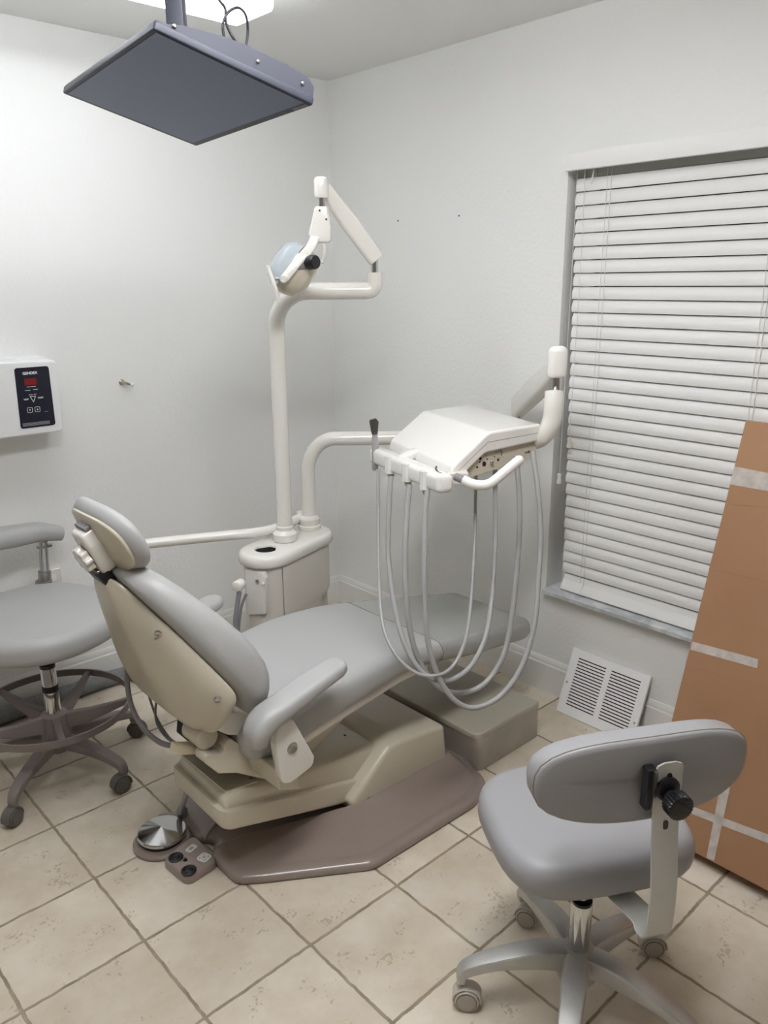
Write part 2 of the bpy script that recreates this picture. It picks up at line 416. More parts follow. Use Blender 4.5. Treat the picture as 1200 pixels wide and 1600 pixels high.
G().box((-0.020, -1.300, 1.950), (0.0, -1.291, 2.0)).make('valance_return', 'blind', b)
G().box((0.008, BY0, 1.972), (0.05, BY1, 1.989)).make('headrail', 'blind', b, bevel=.002)
G().prism(fillet([(0.034, 0.508), (0.028, 0.486), (0.012, 0.462), (0.007, 0.450), (0.014, 0.4435), (0.028, 0.456), (0.044, 0.492), (0.044, 0.508)], .003), BY0, BY1-.045, (V(0,0,0), V(1,0,0), V(0,0,1), V(0,1,0))).make('bottom_rail', 'blind', b)
for yy in (-1.435, -1.985):
    gg = G()
    pts = [V(0.021, yy, 1.955), V(0.021, yy, 0.49), V(0.002, yy+.004, 0.447)]
    gg.tube(pts, 0.0012, n=6, smooth=0)
    gg.tube([V(0.016, yy+.012, 1.95), V(0.018, yy+.012, 0.49)], 0.0009, n=6, smooth=0)
    gg.make('ladder_cord', 'cord', b)
for (y_, z_, x_) in ((-1.352, 1.005, -0.006), (-1.322, 0.865, -0.012)):
    cc = G().tube([V(0.006, y_+.01, 1.95), V(x_+.004, y_, 1.6), V(x_, y_, z_+.04)], 0.0011, n=6).make('pull_cord', 'cord', b)
    G().lathe([(0.003, 0.042), (0.007, 0.040), (0.0085, 0.034), (0.006, 0.026), (0.0085, 0.018), (0.0095, 0.004), (0.004, 0.0)], (x_, y_, z_), n=14).make('tassel', 'tassel', cc)
G().tube([V(0.008, -1.375, 1.95), V(0.004, -1.37, 1.905)], 0.002, n=8, smooth=0).make('tilt_hook', 'cord', b)

# ================================================================== ceiling lamp (surface wrap fixture)
f = thing('ceiling_light', (-1.52, -0.76, 2.40), 'long white surface-mounted fluorescent ceiling light glowing above the monitor', 'ceiling light', None)
FX0, FX1, FYA, FYB = -2.13, -0.90, -0.862, -0.657
G().box((FX0+.01, FYA+.01, 2.405), (FX1-.01, FYB-.01, 2.44)).make('housing', 'trim', f, bevel=.003)
G().prism(fillet([(FYA, 2.425), (FYA, 2.36), (FYA+.01, 2.35), (FYB-.01, 2.35), (FYB, 2.36), (FYB, 2.425)], .004), FX0, FX1, (V(0,0,0), V(0,1,0), V(0,0,1), V(1,0,0))).make('diffuser', 'fixture_lens', f)
f2 = thing('ceiling_light', (-1.65, -2.15, 2.40), 'long white surface-mounted fluorescent ceiling light over the near part of the room', 'ceiling light', None)
G().box((-2.26, -2.24, 2.405), (-1.04, -2.06, 2.44)).make('housing', 'trim', f2, bevel=.003)
G().prism(fillet([(-2.252, 2.425), (-2.252, 2.36), (-2.242, 2.35), (-2.058, 2.35), (-2.048, 2.36), (-2.048, 2.425)], .004), -2.27, -1.03, (V(0,0,0), V(0,1,0), V(0,0,1), V(1,0,0))).make('diffuser', 'fixture_lens2', f2)

# ================================================================== ceiling monitor
tvA, tvB, tvC, tvD = V(-1.690, -1.600, 2.010), V(-1.375, -1.637, 1.926), V(-1.306, -1.080, 1.922), V(-1.623, -1.045, 2.005)
tvc = (tvA+tvB+tvC+tvD)/4
tu = ((tvB-tvA)+(tvC-tvD)).normalized(); tv_ = ((tvD-tvA)+(tvC-tvB)); tv_ = (tv_-tu*tv_.dot(tu)).normalized(); tw = tu.cross(tv_)   # tw points up / back
if tw.z < 0: tw = -tw
TW, TH = 0.326, 0.560
t = thing('ceiling_monitor', (tvc.x, tvc.y, 2.03), 'dark blue-grey flat television hung face-down from the ceiling on a pole', 'monitor')
fr = (tvc, tu, tv_, tw)
G().pad(fillet([(-TW/2, -TH/2), (TW/2, -TH/2), (TW/2, TH/2), (-TW/2, TH/2)], .006, 3), 0.0, 0.015, .003, fr).make('bezel', 'tv', t)
bk = G().pad(fillet([(-TW/2+.002, -TH/2+.004), (TW/2-.002, -TH/2+.004), (TW/2-.002, TH/2-.004), (-TW/2+.002, TH/2-.004)], .006, 3), 0.012, 0.018, .002, fr)
# bulged rear case: long arch across the width
arch = [(-TW/2+.014, 0.016), (-TW/2+.05, 0.030), (-TW/2+.11, 0.043), (0.0, 0.050), (TW/2-.07, 0.052), (TW/2-.02, 0.048), (TW/2-.004, 0.034), (TW/2-.002, 0.016)]
bk.loft([[tvc+tu*x+tv_*y+tw*(0.016+(z-0.016)*k) for x, z in arch] for y, k in ((-TH/2+.004, .93), (-TH/2+.02, 1.0), (TH/2-.02, 1.0), (TH/2-.004, .93))])
bk.make('rear_case', 'tv', t)
G().prism([(-TW/2+.007, -TH/2+.006), (TW/2-.018, -TH/2+.006), (TW/2-.018, TH/2-.018), (-TW/2+.007, TH/2-.018)], -0.0012, 0.004, fr).make('screen', 'tvscreen', t, smooth=False)
sl = 0.003
g = G()
g.prism([(TW/2-.0185, -TH/2+.02), (TW/2-.0145, -TH/2+.02), (TW/2-.0145, TH/2-.016), (TW/2-.0185, TH/2-.016)], -0.0014, 0.004, fr)
g.prism([(-TW/2+.012, TH/2-.0185), (TW/2-.0145, TH/2-.0185), (TW/2-.0145, TH/2-.0145), (-TW/2+.012, TH/2-.0145)], -0.0014, 0.004, fr)
g.make('screen_gap', 'tvdark', t, smooth=False)
g = G()
for i in range(5): g.prism([(TW/2-.012, -TH/2+.012+i*.011), (TW/2-.005, -TH/2+.012+i*.011), (TW/2-.005, -TH/2+.019+i*.011), (TW/2-.012, -TH/2+.019+i*.011)], -0.001, 0.002, fr)
g.make('button_marks', 'printgrey', t, smooth=False)
for x_ in (-TW/2+.035, 0.035, TW/2-.03):
    G().lathe([(0.0035, 0), (0.0035, .002), (0.002, .003)], tvc+tu*x_-tv_*(TH/2-.003)+tw*(0.021 if x_ < -.1 else 0.030), -tv_, n=10).make('screw', 'steel', t)
pb = tvc+tw*0.05+tu*(-0.02)+tv_*(-.03)
G().prism(rrect(0.036, 0.034, .004), 0, H-pb.z, (pb, V(.735,-.678,0), V(.678,.735,0), V(0,0,1))).make('pole', 'tv', t, bevel=.001)
G().box((pb.x-.05, pb.y-.05, H-.006), (pb.x+.05, pb.y+.05, H)).make('ceiling_plate', 'tv', t)
g = G()
g.tube([V(-1.4330, -1.4269, 2.0640), V(-1.4297, -1.4160, 2.0993), V(-1.4170, -1.4179, 2.1244), V(-1.3932, -1.4204, 2.1377), V(-1.3781, -1.4248, 2.1257), V(-1.3690, -1.4156, 2.0986), V(-1.3765, -1.4107, 2.0576)], 0.0028, n=8)
g.tube([V(-1.3765, -1.4107, 2.0576), V(-1.4117, -1.4283, 2.0744), V(-1.4234, -1.4208, 2.1017), V(-1.4193, -1.4127, 2.1320), V(-1.4302, -1.4122, 2.1437), V(-1.4442, -1.4040, 2.1678), V(-1.4570, -1.3799, 2.1990), V(-1.4701, -1.3389, 2.2005)], 0.0028, n=8)
g.make('cable', 'cable', t)

# ================================================================== x-ray control box on the left wall
c = thing('xray_control_box', (-1.52, -0.01, 1.07), 'white wall-mounted control box with a dark keypad panel and red display', 'control box')
fy = (V(0, 0, 0), V(1,0,0), V(0,0,1), V(0,1,0))
G().pad(fillet([(-1.76, 1.085), (-1.368, 1.085), (-1.366, 1.338), (-1.76, 1.345)], .018, 5), -0.13, -0.085, 0.0, fy, rb=.007).make('front_cover', 'boxwhite', c)
G().pad(fillet([(-1.76, 1.09), (-1.374, 1.09), (-1.374, 1.345), (-1.76, 1.352)], .01, 4), -0.088, 0, 0, fy, rb=0).make('housing', 'boxwhite', c)
pn = fillet([(-1.516, 1.111), (-1.396, 1.111), (-1.396, 1.319), (-1.512, 1.319)], .009, 4)
pnl = G().prism(pn, -0.1312, -0.128, fy).make('keypad_panel', 'navy', c, smooth=False)
text('logo', 'GENDEX', 0.0125, (-1.462, -0.1314, 1.299), (1,0,0), (0,0,1), M['print'], pnl, bold=.0004)
G().box((-1.484, -0.1318, 1.259), (-1.444, -0.130, 1.281)).make('display', 'red', pnl, smooth=False)
g = G().box((-1.478, -0.1317, 1.252), (-1.448, -0.130, 1.2535))
def line(x0, x1, z, h=.0014): g.box((x0, -0.1316, z), (x1, -0.130, z+h))
line(-1.486, -1.468, 1.240); line(-1.458, -1.442, 1.2415); line(-1.475, -1.462, 1.2245); line(-1.458, -1.449, 1.225)
line(-1.494, -1.477, 1.2115); line(-1.492, -1.479, 1.2085); line(-1.446, -1.427, 1.213); line(-1.445, -1.428, 1.210)
T3 = [(-1.4725, 1.220), (-1.4515, 1.220), (-1.462, 1.198)]
def outline(poly, tkn):
    inn = inset(poly, tkn); n = len(poly)
    for i in range(n):
        a, b_, c_, d_ = poly[i], poly[(i+1) % n], inn[(i+1) % n], inn[i]
        g.loft([[V(p[0], -0.1316, p[1]) for p in (a, b_, c_, d_)], [V(p[0], -0.130, p[1]) for p in (a, b_, c_, d_)]])
outline(T3, .0018)
for x0 in (-1.4865, -1.461):
    outline(fillet([(x0, 1.164), (x0+.018, 1.164), (x0+.018, 1.182), (x0, 1.182)], .003, 3), .0012)
g.loft([[V(-1.4805, y, 1.1755), V(-1.4745, y, 1.1755), V(-1.4775, y, 1.170)] for y in (-.1316, -.13)])
g.loft([[V(-1.455, y, 1.1705), V(-1.449, y, 1.1705), V(-1.452, y, 1.176)] for y in (-.1316, -.13)])
g.make('keypad_printing', 'print', pnl, smooth=False)
g = G()
for zz in (1.1275, 1.1245, 1.1215, 1.1185): g.box((-1.508, -0.1315, zz), (-1.415, -0.130, zz+.0014))
g.box((-1.428, -0.1315, 1.1615), (-1.416, -.130, 1.1628))
g.make('warning_text', 'printgrey', pnl, smooth=False)

# ================================================================== wall fittings
g = thing('wall_hook', (-1.07, -0.002, 1.22), 'small nickel hook on the left wall, right of the control box', 'hook')
hp = V(-1.075, 0, 1.224)
G().lathe([(0.012, 0), (0.012, -.003), (0.006, -.009)], hp, (0,1,0), n=16).make('base', 'brass', g)
G().tube([hp+V(0, -.005, 0), hp+V(.008, -.022, -.003), hp+V(.020, -.036, -.008)], [.007, .006, .0045], n=10).make('stem', 'brass', g)
G().lathe([(0.003, -.006), (0.0075, -.003), (0.008, .003), (0.004, .007)], hp+V(.024, -.040, -.009), (.6,-.75,0), n=14).make('tip', 'print', g)
po = thing('power_outlet', (-1.43, -0.003, 0.49), 'white wall outlet plate on the left wall behind the stool', 'outlet')
G().pad(fillet([(-1.468, 0.425), (-1.398, 0.425), (-1.398, 0.535), (-1.468, 0.535)], .004, 3), -0.006, 0, 0, fy, rb=.002).make('cover_plate', 'plateplastic', po)
for zz in (0.505, 0.455):
    G().prism(fillet([(-1.449, zz-.014), (-1.417, zz-.014), (-1.417, zz+.014), (-1.449, zz+.014)], .01, 4), -0.0075, -0.004, fy).make('socket', 'boxwhite', po)
for i, (yy, zz) in enumerate(((-0.442, 1.841), (-0.784, 1.840))):
    tag(G().lathe([(0.0035, -.0006), (0.0035, .001), (0.0015, .002)], (-.0, yy, zz), (-1,0,0), n=10).make('nail', 'darkprint'),
        ('tiny nail mark in the right wall, nearer the room corner', 'tiny nail mark in the right wall, nearer the window')[i], 'nail')

# ribbed vacuum hose along the left wall
pts = catmull([V(-2.2, -0.075, .034), V(-1.75, -0.06, .034), V(-1.45, -0.055, .034), V(-1.17, -0.07, .034), V(-0.98, -0.16, .034), V(-0.90, -0.36, .034), V(-0.88, -0.56, .036)], 30)
g = G(); dl = 0.0; ds = []
P2 = []
step = 0.0035; acc = 0; last = pts[0]; P2.append(last)
for p in pts[1:]:
    while (p-last).length >= step:
        last = last+(p-last).normalized()*step; P2.append(last)
rad = [0.0325 if i % 2 else 0.0285 for i in range(len(P2))]
g.tube(P2, rad, n=16, smooth=0)
tag(g.make('ribbed_hose', 'vac', ang=80), 'grey ribbed vacuum hose lying on the floor along the left baseboard', 'hose')

# ================================================================== vent grille leaning on the baseboard
vg = thing('vent_grille', (-0.09, -1.585, 0.0), 'white metal return-air grille leaning against the wall below the window', 'vent grille')
vo = V(-0.104, -1.757, 0.002); vu = V(0, 1, 0); vv_ = V(0.093, 0, 0.232).normalized(); vw = vu.cross(vv_)
vw = -vw if vw.x > 0 else vw
VW_, VH = 0.325, 0.252
fv = (vo, vu, vv_, vw)
cols = ((0.030, 0.150), (0.172, 0.292)); rows = 16; rz0, rz1 = 0.030, 0.222
ph = (rz1-rz0)/rows
g = G()
g.prism([(0,0),(cols[0][0],0),(cols[0][0],VH),(0,VH)], 0, .0012, fv); g.prism([(cols[0][1],0),(cols[1][0],0),(cols[1][0],VH),(cols[0][1],VH)], 0, .0012, fv); g.prism([(cols[1][1],0),(VW_,0),(VW_,VH),(cols[1][1],VH)], 0, .0012, fv)
for a, b_ in cols:
    g.prism([(a,0),(b_,0),(b_,rz0),(a,rz0)], 0, .0012, fv); g.prism([(a,rz1),(b_,rz1),(b_,VH),(a,VH)], 0, .0012, fv)
# returned edges
for q in ([(0,0),(VW_,0),(VW_,.0015),(0,.0015)], [(0,VH-.0015),(VW_,VH-.0015),(VW_,VH),(0,VH)], [(0,0),(.0015,0),(.0015,VH),(0,VH)], [(VW_-.0015,0),(VW_,0),(VW_,VH),(VW_-.0015,VH)]):
    g.prism(q, -0.009, .001, fv)
g.make('face_frame', 'grille', vg, smooth=False)
g = G()
for a, b_ in cols:
    for i in range(rows):
        z0 = rz0+i*ph
        A = [vo+vu*x+vv_*(z0)+vw*0.0010 for x in (a, b_)]; B = [vo+vu*x+vv_*(z0+ph*.66)+vw*0.0010 for x in (a, b_)]; C_ = [vo+vu*x+vv_*(z0+ph*.30)+vw*(-.008) for x in (a, b_)]
        g.add([A[0], A[1], B[1], B[0], C_[1], C_[0]], [(0,1,2,3), (0,1,4,5)])
g.make('louvres', 'grille', vg, smooth=False, recalc=False)
G().prism([(.022, .022), (VW_-.022, .022), (VW_-.022, VH-.022), (.022, VH-.022)], -.0125, -.0115, fv).make('louvre_shade', 'dark', vg, smooth=False)  # dark sheet standing in for the shade behind the louvres
for x_, zz in ((.012, .075), (VW_-.012, .118)):
    G().lathe([(0.004, -.001), (0.004, .0015), (0.002, .0025)], vo+vu*x_+vv_*zz+vw*.001, vw, n=12).make('screw', 'steel', vg)

# ================================================================== cardboard carton
cb = thing('cardboard_box', (-0.42, -2.5, 0.0), 'tall flat brown cardboard carton with clear tape leaning on the window wall', 'cardboard box')
lean = math.atan2(0.521-0.165, 1.21-0.039)
cu_, cv_ = V(0, -1, 0), V(math.sin(lean), 0, math.cos(lean)); cw_ = V(-math.cos(lean), 0, math.sin(lean))   # cw = outward face normal
co = V(-0.521, -2.042, 0.039); CH = 1.225; CW = 1.0; CT = 0.133
fc = (co, cu_, cv_, cw_)
G().pad(fillet([(0,0),(CW,0),(CW,CH),(0,CH)], .006, 3), -CT, 0, .004, fc, n=3).make('carton', 'card', cb, smooth=True, ang=25)
def tape(poly, name='tape_strip'):
    return G().prism(poly, 0.0006, 0.0012, fc).make(name, 'tape', cb, smooth=False)
tape([(0.0021, 1.0898), (0.1218, 1.0859), (0.1333, 1.0377), (0.0002, 1.0371)])
tape([(0.0043, 0.5716), (0.1910, 0.5825), (0.1935, 0.5579), (0.0051, 0.5473)])
tape([(0.0758, 0.1162), (0.3464, 0.1456), (0.3517, 0.1233), (0.0732, 0.0954)])
tape([(0.1873, 0.0048), (0.2090, 0.0063), (0.1993, 0.3101), (0.1718, 0.2980)])
for q in ([(0.0003, 0.7916), (0.1910, 0.7959), (0.1919, 0.7926), (0.0012, 0.7880)], [(0.0058, 0.9838), (0.1427, 0.9982), (0.1436, 0.9948), (0.0067, 0.9802)], [(0.0166, 0.5088), (0.2571, 0.5195), (0.2578, 0.5162), (0.0175, 0.5052)]):
    G().prism(q, -0.001, 0.0006, fc).make('fold_crease', 'card', cb, smooth=False)


# ================================================================== steel utility box at the foot end
ub = thing('utility_box', (-0.47, -1.27, 0.0), 'scuffed stainless floor box with a beige lid under the foot end of the chair', 'floor box')
G().prism(fillet([(-0.632, -1.478), (-0.302, -1.478), (-0.302, -1.0), (-0.632, -1.0)], [.03, .012, .03, .03], 5), 0.002, 0.122).make('steel_body', 'plinth_steel', ub) if False else \
G().prism(fillet([(-0.632, -1.492), (-0.302, -1.492), (-0.302, -1.0), (-0.632, -1.0)], [.03, .010, .03, .03], 5), 0.001, 0.122).make('steel_body', 'plinth_steel', ub)
G().pad(fillet([(-0.636, -1.487), (-0.299, -1.491), (-0.299, -0.996), (-0.636, -0.996)], [.03, .008, .03, .03], 5), 0.120, 0.141, .006, rb=.002).make('lid', 'plinth_top', ub)

# ================================================================== dental chair
YC = -1.2
dc = thing('dental_chair', (-1.1, YC, 0.0), 'reclined grey vinyl dental chair with cream shell on a mauve base plate', 'dental chair')
# base plate
out = fillet([(-1.455, -1.425), (-1.20, -1.595), (-0.78, -1.605), (-0.665, -1.56), (-0.62, -1.42), (-0.62, -0.98), (-0.665, -0.84), (-0.78, -0.80), (-1.20, -0.80), (-1.455, -0.97),
              (-1.50, -1.03), (-1.505, -1.15), (-1.470, -1.20), (-1.515, -1.25), (-1.515, -1.38)], [.05, .06, .08, .08, .08, .08, .08, .08, .06, .05, .05, .03, .015, .03, .05], 6)
bp_ = G(); c0 = centroid(out)
rings = []
for ins, z in ((0.004, 0.0005), (0.0, 0.005), (0.0, 0.014), (0.004, 0.021), (0.012, 0.026), (0.03, 0.029)):
    rings.append([V(x, y, z) for x, y in inset(out, ins)])
base = inset(out, 0.03)
for q, zz in ((0.86, .0300), (0.66, .0310), (0.5, .0315), (0.2, .0320)):
    rings.append([V(-1.0+(x+1.0)*q, YC+(y-YC)*q, zz) for x, y in base])
bp_.loft(rings)
bpo = bp_.make('base_plate', 'mauve', dc, ang=50)
# raised facets either side of the pump cover, falling away to the rim
for sg in (-1, 1):
    P_ = dict(A=(-1.135, -.195, .074), B=(-1.40, -.062, .044), C=(-1.492, -.020, .026), D=(-1.500, -.168, .0245), E=(-1.440, -.212, .0245), F=(-1.193, -.372, .0255), G=(-.785, -.380, .0255), I=(-.688, -.346, .0255), J=(-.645, -.215, .030), K=(-.680, -.195, .062))
    ks = list(P_); tv2 = [V(P_[k][0], YC+P_[k][1] if sg < 0 else YC-P_[k][1], P_[k][2]) for k in ks]
    n0 = len(ks); bv = [V(v.x, v.y, .012) for v in tv2]
    ix = {k: i for i, k in enumerate(ks)}
    fc_ = [tuple(ix[c] for c in f_) for f_ in ('ABE', 'BCDE', 'AEF', 'AFGK', 'KGI', 'KIJ')]
    fc_ += [tuple(n0+i for i in reversed(f_)) for f_ in fc_[:6]]
    order = 'ABCDEFGIJK'
    for i in range(10): a_i, b_i = ix[order[i]], ix[order[(i+1) % 10]]; fc_.append((a_i, b_i, n0+b_i, n0+a_i))
    G().add(tv2+bv, fc_).make('raised_facet', 'mauve', bpo, bevel=.007, bseg=4, ang=20)
# pump cover (hump)
hp_ = fillet([(-1.112, 0.046), (-1.128, 0.085), (-0.965, 0.207), (-0.90, 0.2085), (-0.712, 0.180), (-0.694, 0.034)], [.006, .02, .03, .05, .02, .004], 5)
G().pad(hp_, -0.21, 0.21, .016, (V(0, YC, 0), V(1,0,0), V(0,0,1), V(0,1,0)), n=4, rb=.016).make('pump_cover', 'cream', dc, ang=30)
G().lathe([(0.006, 0), (0.006, .0015), (0.003, .0025)], (-1.055, -1.4105, 0.068), (0,-1,0), n=12).make('screw', 'steel', dc)
# lift arm: lower tub and upper cover (tilted)
tub = fillet([(-1.538, 0.188), (-1.548, 0.248), (-0.93, 0.092), (-0.93, 0.022), (-1.083, 0.050)], [.014, .008, .0, .0, .01], 4)
def xprism(poly, y0, y1, r, n=4): return G().pad(poly, y0, y1, r, (V(0,0,0), V(1,0,0), V(0,0,1), V(0,1,0)), n=n, rb=r)
plan = fillet([(-1.540, -1.380), (-0.93, -1.380), (-0.93, -1.035), (-1.44, -1.035), (-1.530, -1.085)], [.028, 0, 0, .03, .03], 5)
def tilt_block(plan, zb, zt, r_t=.008, r_b=.012, n=4):
    rings = []
    for i in range(n+1):
        a = PI/2*i/n; rings.append([V(x, y, zb(x)+r_b*(1-math.cos(a))) for x, y in inset(plan, r_b*(1-math.sin(a)))])
    for i in range(n+1):
        a = PI/2*i/n; rings.append([V(x, y, zt(x)-r_t+r_t*math.sin(a)) for x, y in inset(plan, r_t*(1-math.cos(a)))])
    return G().loft(rings)
zb = lambda x: 0.184 - (x+1.538)*0.293
zl = lambda x: 0.246 - (x+1.538)*0.262
tilt_block(plan, zb, zl, .004, .014).make('lift_arm_tray', 'cream', dc)
plan2 = inset(plan, 0.017)
zt2 = lambda x: 0.283 - (x+1.538)*0.152
tilt_block(plan2, lambda x: zl(x)-.004, zt2, .030, 0.001, 6).make('lift_arm_cover', 'cream', dc, ang=50)
G().prism(fillet([(-1.525, YC-.16), (-1.40, YC-.16), (-1.375, YC-.10), (-1.375, YC+.10), (-1.40, YC+.16), (-1.525, YC+.16)], .006, 3), 0.0, .0022,
          (V(-1.5, 0, zt2(-1.5)-0.0008)-V(-1.5, 0, 0)*1.0+V(0,0,0), V(1,0,-.152), V(0,1,0), V(.15,0,.99))) if False else None
pf = (V(-1.45, YC, zt2(-1.45)), V(1,0,-.152).normalized(), V(0,1,0), V(.152,0,1).normalized())
G().prism(fillet([(-.058, -.145), (.045, -.145), (.065, -.09), (.065, .115), (-.058, .105)], .008, 3), -.003, .0014, pf).make('service_panel', 'cream', dc, ang=30)
for dx, dy in ((-.035, .085), (.035, -.125)):
    G().lathe([(0.006, 0), (0.006, .003), (0.003, .004)], pf[0]+pf[1]*dx+pf[2]*dy, pf[3], n=12).make('screw', 'steel', dc)
G().lathe([(0.004, 0), (0.004, .0012)], (-1.02, YC-.06, zt2(-1.02)), (0.15,0,1), n=10).make('lock_hole', 'dark', dc)

# seat carriage: cream cast arms under the seat
arm = fillet([(-1.5002, 0.4533), (-1.4025, 0.3398), (-1.3551, 0.3102), (-1.3368, 0.2416), (-1.4159, 0.2916), (-1.4863, 0.3407), (-1.5395, 0.3636), (-1.5757, 0.4109), (-1.5737, 0.4363), (-1.5502, 0.4239), (-1.5186, 0.4117), (-1.5188, 0.4366)], [.01]*12, 3)
G().prism(arm, -1.372, -1.32, XZ()).make('carriage_arm', 'cream', dc, bevel=.005)
G().prism(fillet([(-1.44, .36), (-1.36, .37), (-1.31, .33), (-1.33, .28), (-1.42, .29)], .01, 3), -1.08, -1.035, XZ()).make('carriage_arm', 'cream', dc)
G().prism(fillet([(-1.50, .33), (-1.36, .29), (-1.28, .30), (-1.28, .355), (-1.36, .38), (-1.48, .45)], .01, 3), -1.33, -1.07, XZ()).make('carriage_block', 'dark', dc)
G().pad(fillet([(-1.40, .262), (-1.32, .245), (-1.18, .24), (-1.06, .30), (-1.05, .40), (-1.30, .37), (-1.40, .36)], .02, 4), -1.31, -1.09, .01, XZ(), n=3).make('scissor_mount', 'cream', dc)
G().tube([V(-1.550, -1.345, .462), V(-1.550, -1.27, .462)], .032, n=20).make('hinge_barrel', 'cream', dc)
G().tube([V(-1.50, -1.345, .405), V(-1.50, -1.06, .405)], .012, n=14).make('hinge_pin', 'steel', dc)
for q in ((-1.385, 0.300),):
    G().lathe([(0.007, 0), (0.007, .002), (0.004, .003)], (q[0], -1.366, q[1]), (0,-1,0), n=12).make('screw', 'steel', dc)
# hinge cover band between backrest and seat
band = fillet([(-1.5573, 0.5081), (-1.5066, 0.5317), (-1.4303, 0.5010), (-1.4383, 0.4371), (-1.5038, 0.4631)], .006, 3)
G().pad(band, -1.375, -1.27, .004, XZ(), n=3).make('hinge_cover', 'cream_light', dc)
# release lever to the left
G().pad([(-1.6096, 0.4392), (-1.5083, 0.3969), (-1.5102, 0.3720), (-1.5626, 0.3973), (-1.6170, 0.4177)], -1.30, -1.26, .003, XZ(), n=2).make('release_lever', 'lever', dc)

# seat cushion (lofted along x)
def seat_loft(st, r=.045, n=5):
    rings = []
    for x, zt_, zb_, w_ in st:
        h = max(zt_-zb_, .004); rr_ = min(r, h*.48)
        rings.append([V(x, YC+a, (zt_+zb_)/2+b_) for a, b_ in rrect(2*w_, h, rr_, n)])
    return G().loft(rings)
def dens(st, k=5):
    out = []
    for i in range(len(st)-1):
        for j in range(k):
            t_ = j/k; t2 = t_
            p0 = st[max(i-1, 0)]; p1 = st[i]; p2 = st[i+1]; p3 = st[min(i+2, len(st)-1)]
            out.append(tuple(0.5*((2*p1[c])+(p2[c]-p0[c])*t2+(2*p0[c]-5*p1[c]+4*p2[c]-p3[c])*t2*t2+(3*p1[c]-p0[c]-3*p2[c]+p3[c])*t2**3) for c in range(4)))
    out.append(st[-1]); return out
seat = dens([(-1.485, .475, .385, .235), (-1.40, .490, .375, .245), (-1.29, .512, .395, .25), (-1.18, .528, .415, .252), (-1.06, .536, .432, .252), (-.95, .532, .445, .25), (-.86, .521, .446, .248), (-.765, .504, .435, .243)])
seat = [(-1.475, .455, .405, .215)]+[q for q in seat if q[0] > -1.46]
seat_loft(seat, .042, 6).make('seat_cushion', 'vinyl', dc, ang=60)
toe = dens([(-.762, .5035, .4345, .243), (-.62, .478, .402, .237), (-.48, .452, .376, .225), (-.37, .432, .355, .211)])
toe += [(-.31, .421, .343, .206), (-.27, .415, .338, .202), (-.246, .409, .338, .194), (-.234, .402, .342, .182), (-.228, .393, .350, .166)]
seat_loft(toe, .030, 5).make('foot_pad', 'vinyl_dark', dc, ang=50)
ring = [V(-.7635, YC+a*1.002, (.5037+.4347)/2+b_) for a, b_ in rrect(.4875, .0705, .036, 6)]
G().tube(ring+[ring[0]], .0012, n=6, smooth=0).make('piping', 'seam', dc)
# seat pan under the cushion
pan = [(x, zb_+.012, zb_-.020, w_-.016) for x, zt_, zb_, w_ in seat if -1.42 < x < -.80]
seat_loft(pan, .01, 3).make('seat_pan', 'cream_light', dc, ang=40)
G().sweep([V(-1.12, -1.36, .395), V(-1.18, -1.37, .37), V(-1.24, -1.38, .355), V(-1.27, -1.39, .35)], (0,1,0), [(.02,.02),(.022,.014),(.02,.02),(.014,.012)], n=3).make('release_lever', 'cream', dc)

# backrest frame: origin at the top of the shell edge, s runs down the back, d towards the patient
bo = V(-1.688, 0, .894); bs = V(.536, 0, -.844); bd = V(.844, 0, .536)
def bpt(s_, d_, y_): return bo+bs*s_+bd*d_+V(0, YC+y_, 0)
# (s, half width at the edge, front d, back depth, half width of the back face)
SH = [(-.034, .030, -.012, -.020, .020), (-.030, .050, -.008, -.028, .030), (-.015, .066, -.003, -.036, .040), (.0, .078, 0, -.043, .046), (.036, .110, 0, -.056, .056), (.09, .160, 0, -.072, .075), (.15, .194, 0, -.090, .090),
      (.20, .218, 0, -.106, .105), (.26, .240, 0, -.122, .120), (.31, .254, 0, -.130, .130), (.335, .254, -.006, -.132, .132), (.355, .244, -.024, -.132, .130), (.385, .218, -.052, -.130, .122), (.42, .180, -.078, -.125, .108), (.45, .135, -.096, -.120, .085), (.462, .095, -.104, -.116, .060)]
rings = []
for s_, hw, f_, b_, hb in SH:
    r = []
    n_ = 8; dd = f_-b_
    edge = [(hw*.985, f_), (hw, f_-min(.005, dd*.12)), (hw*.995, f_-min(.012, dd*.3)), (hw*.93+hb*.07, f_-dd*.32), (hw*.6+hb*.4, f_-dd*.62), (hb*1.12, b_+dd*.10), (hb*.92, b_+dd*.02), (hb*.5, b_)]
    r = [bpt(s_, d_, -w_) for w_, d_ in edge]+[bpt(s_, b_, 0)]+[bpt(s_, d_, w_) for w_, d_ in reversed(edge)]+[bpt(s_, f_, hw*.5), bpt(s_, f_, 0), bpt(s_, f_, -hw*.5)]
    rings.append(r)
G().loft(rings).make('backrest_shell', 'cream', dc, ang=75, sub=1)
for s_, w_ in ((.098, .138), (.300, .215)):
    for n_ in (-1, 1):
        # screws sit on the sloping flank
        if s_ < .2: hw, hb, b_ = .160, .078, -.073
        else: hw, hb, b_ = .252, .130, -.130
        p_a = bpt(s_, -.012, n_*(hw)); p_b = bpt(s_, b_*.62, n_*(hw*.6+hb*.4))
        fl = (p_b-p_a); nn_ = fl.cross(bs).normalized()
        if nn_.dot(bd) > 0: nn_ = -nn_
        c_ = p_a+fl*.42+nn_*.0095
        G().lathe([(0.009, -.004), (0.009, .001), (0.006, .0014), (0.006, .0002), (.003, .0002)], c_, nn_, n=16).make('screw', 'steel', dc)
rings = []
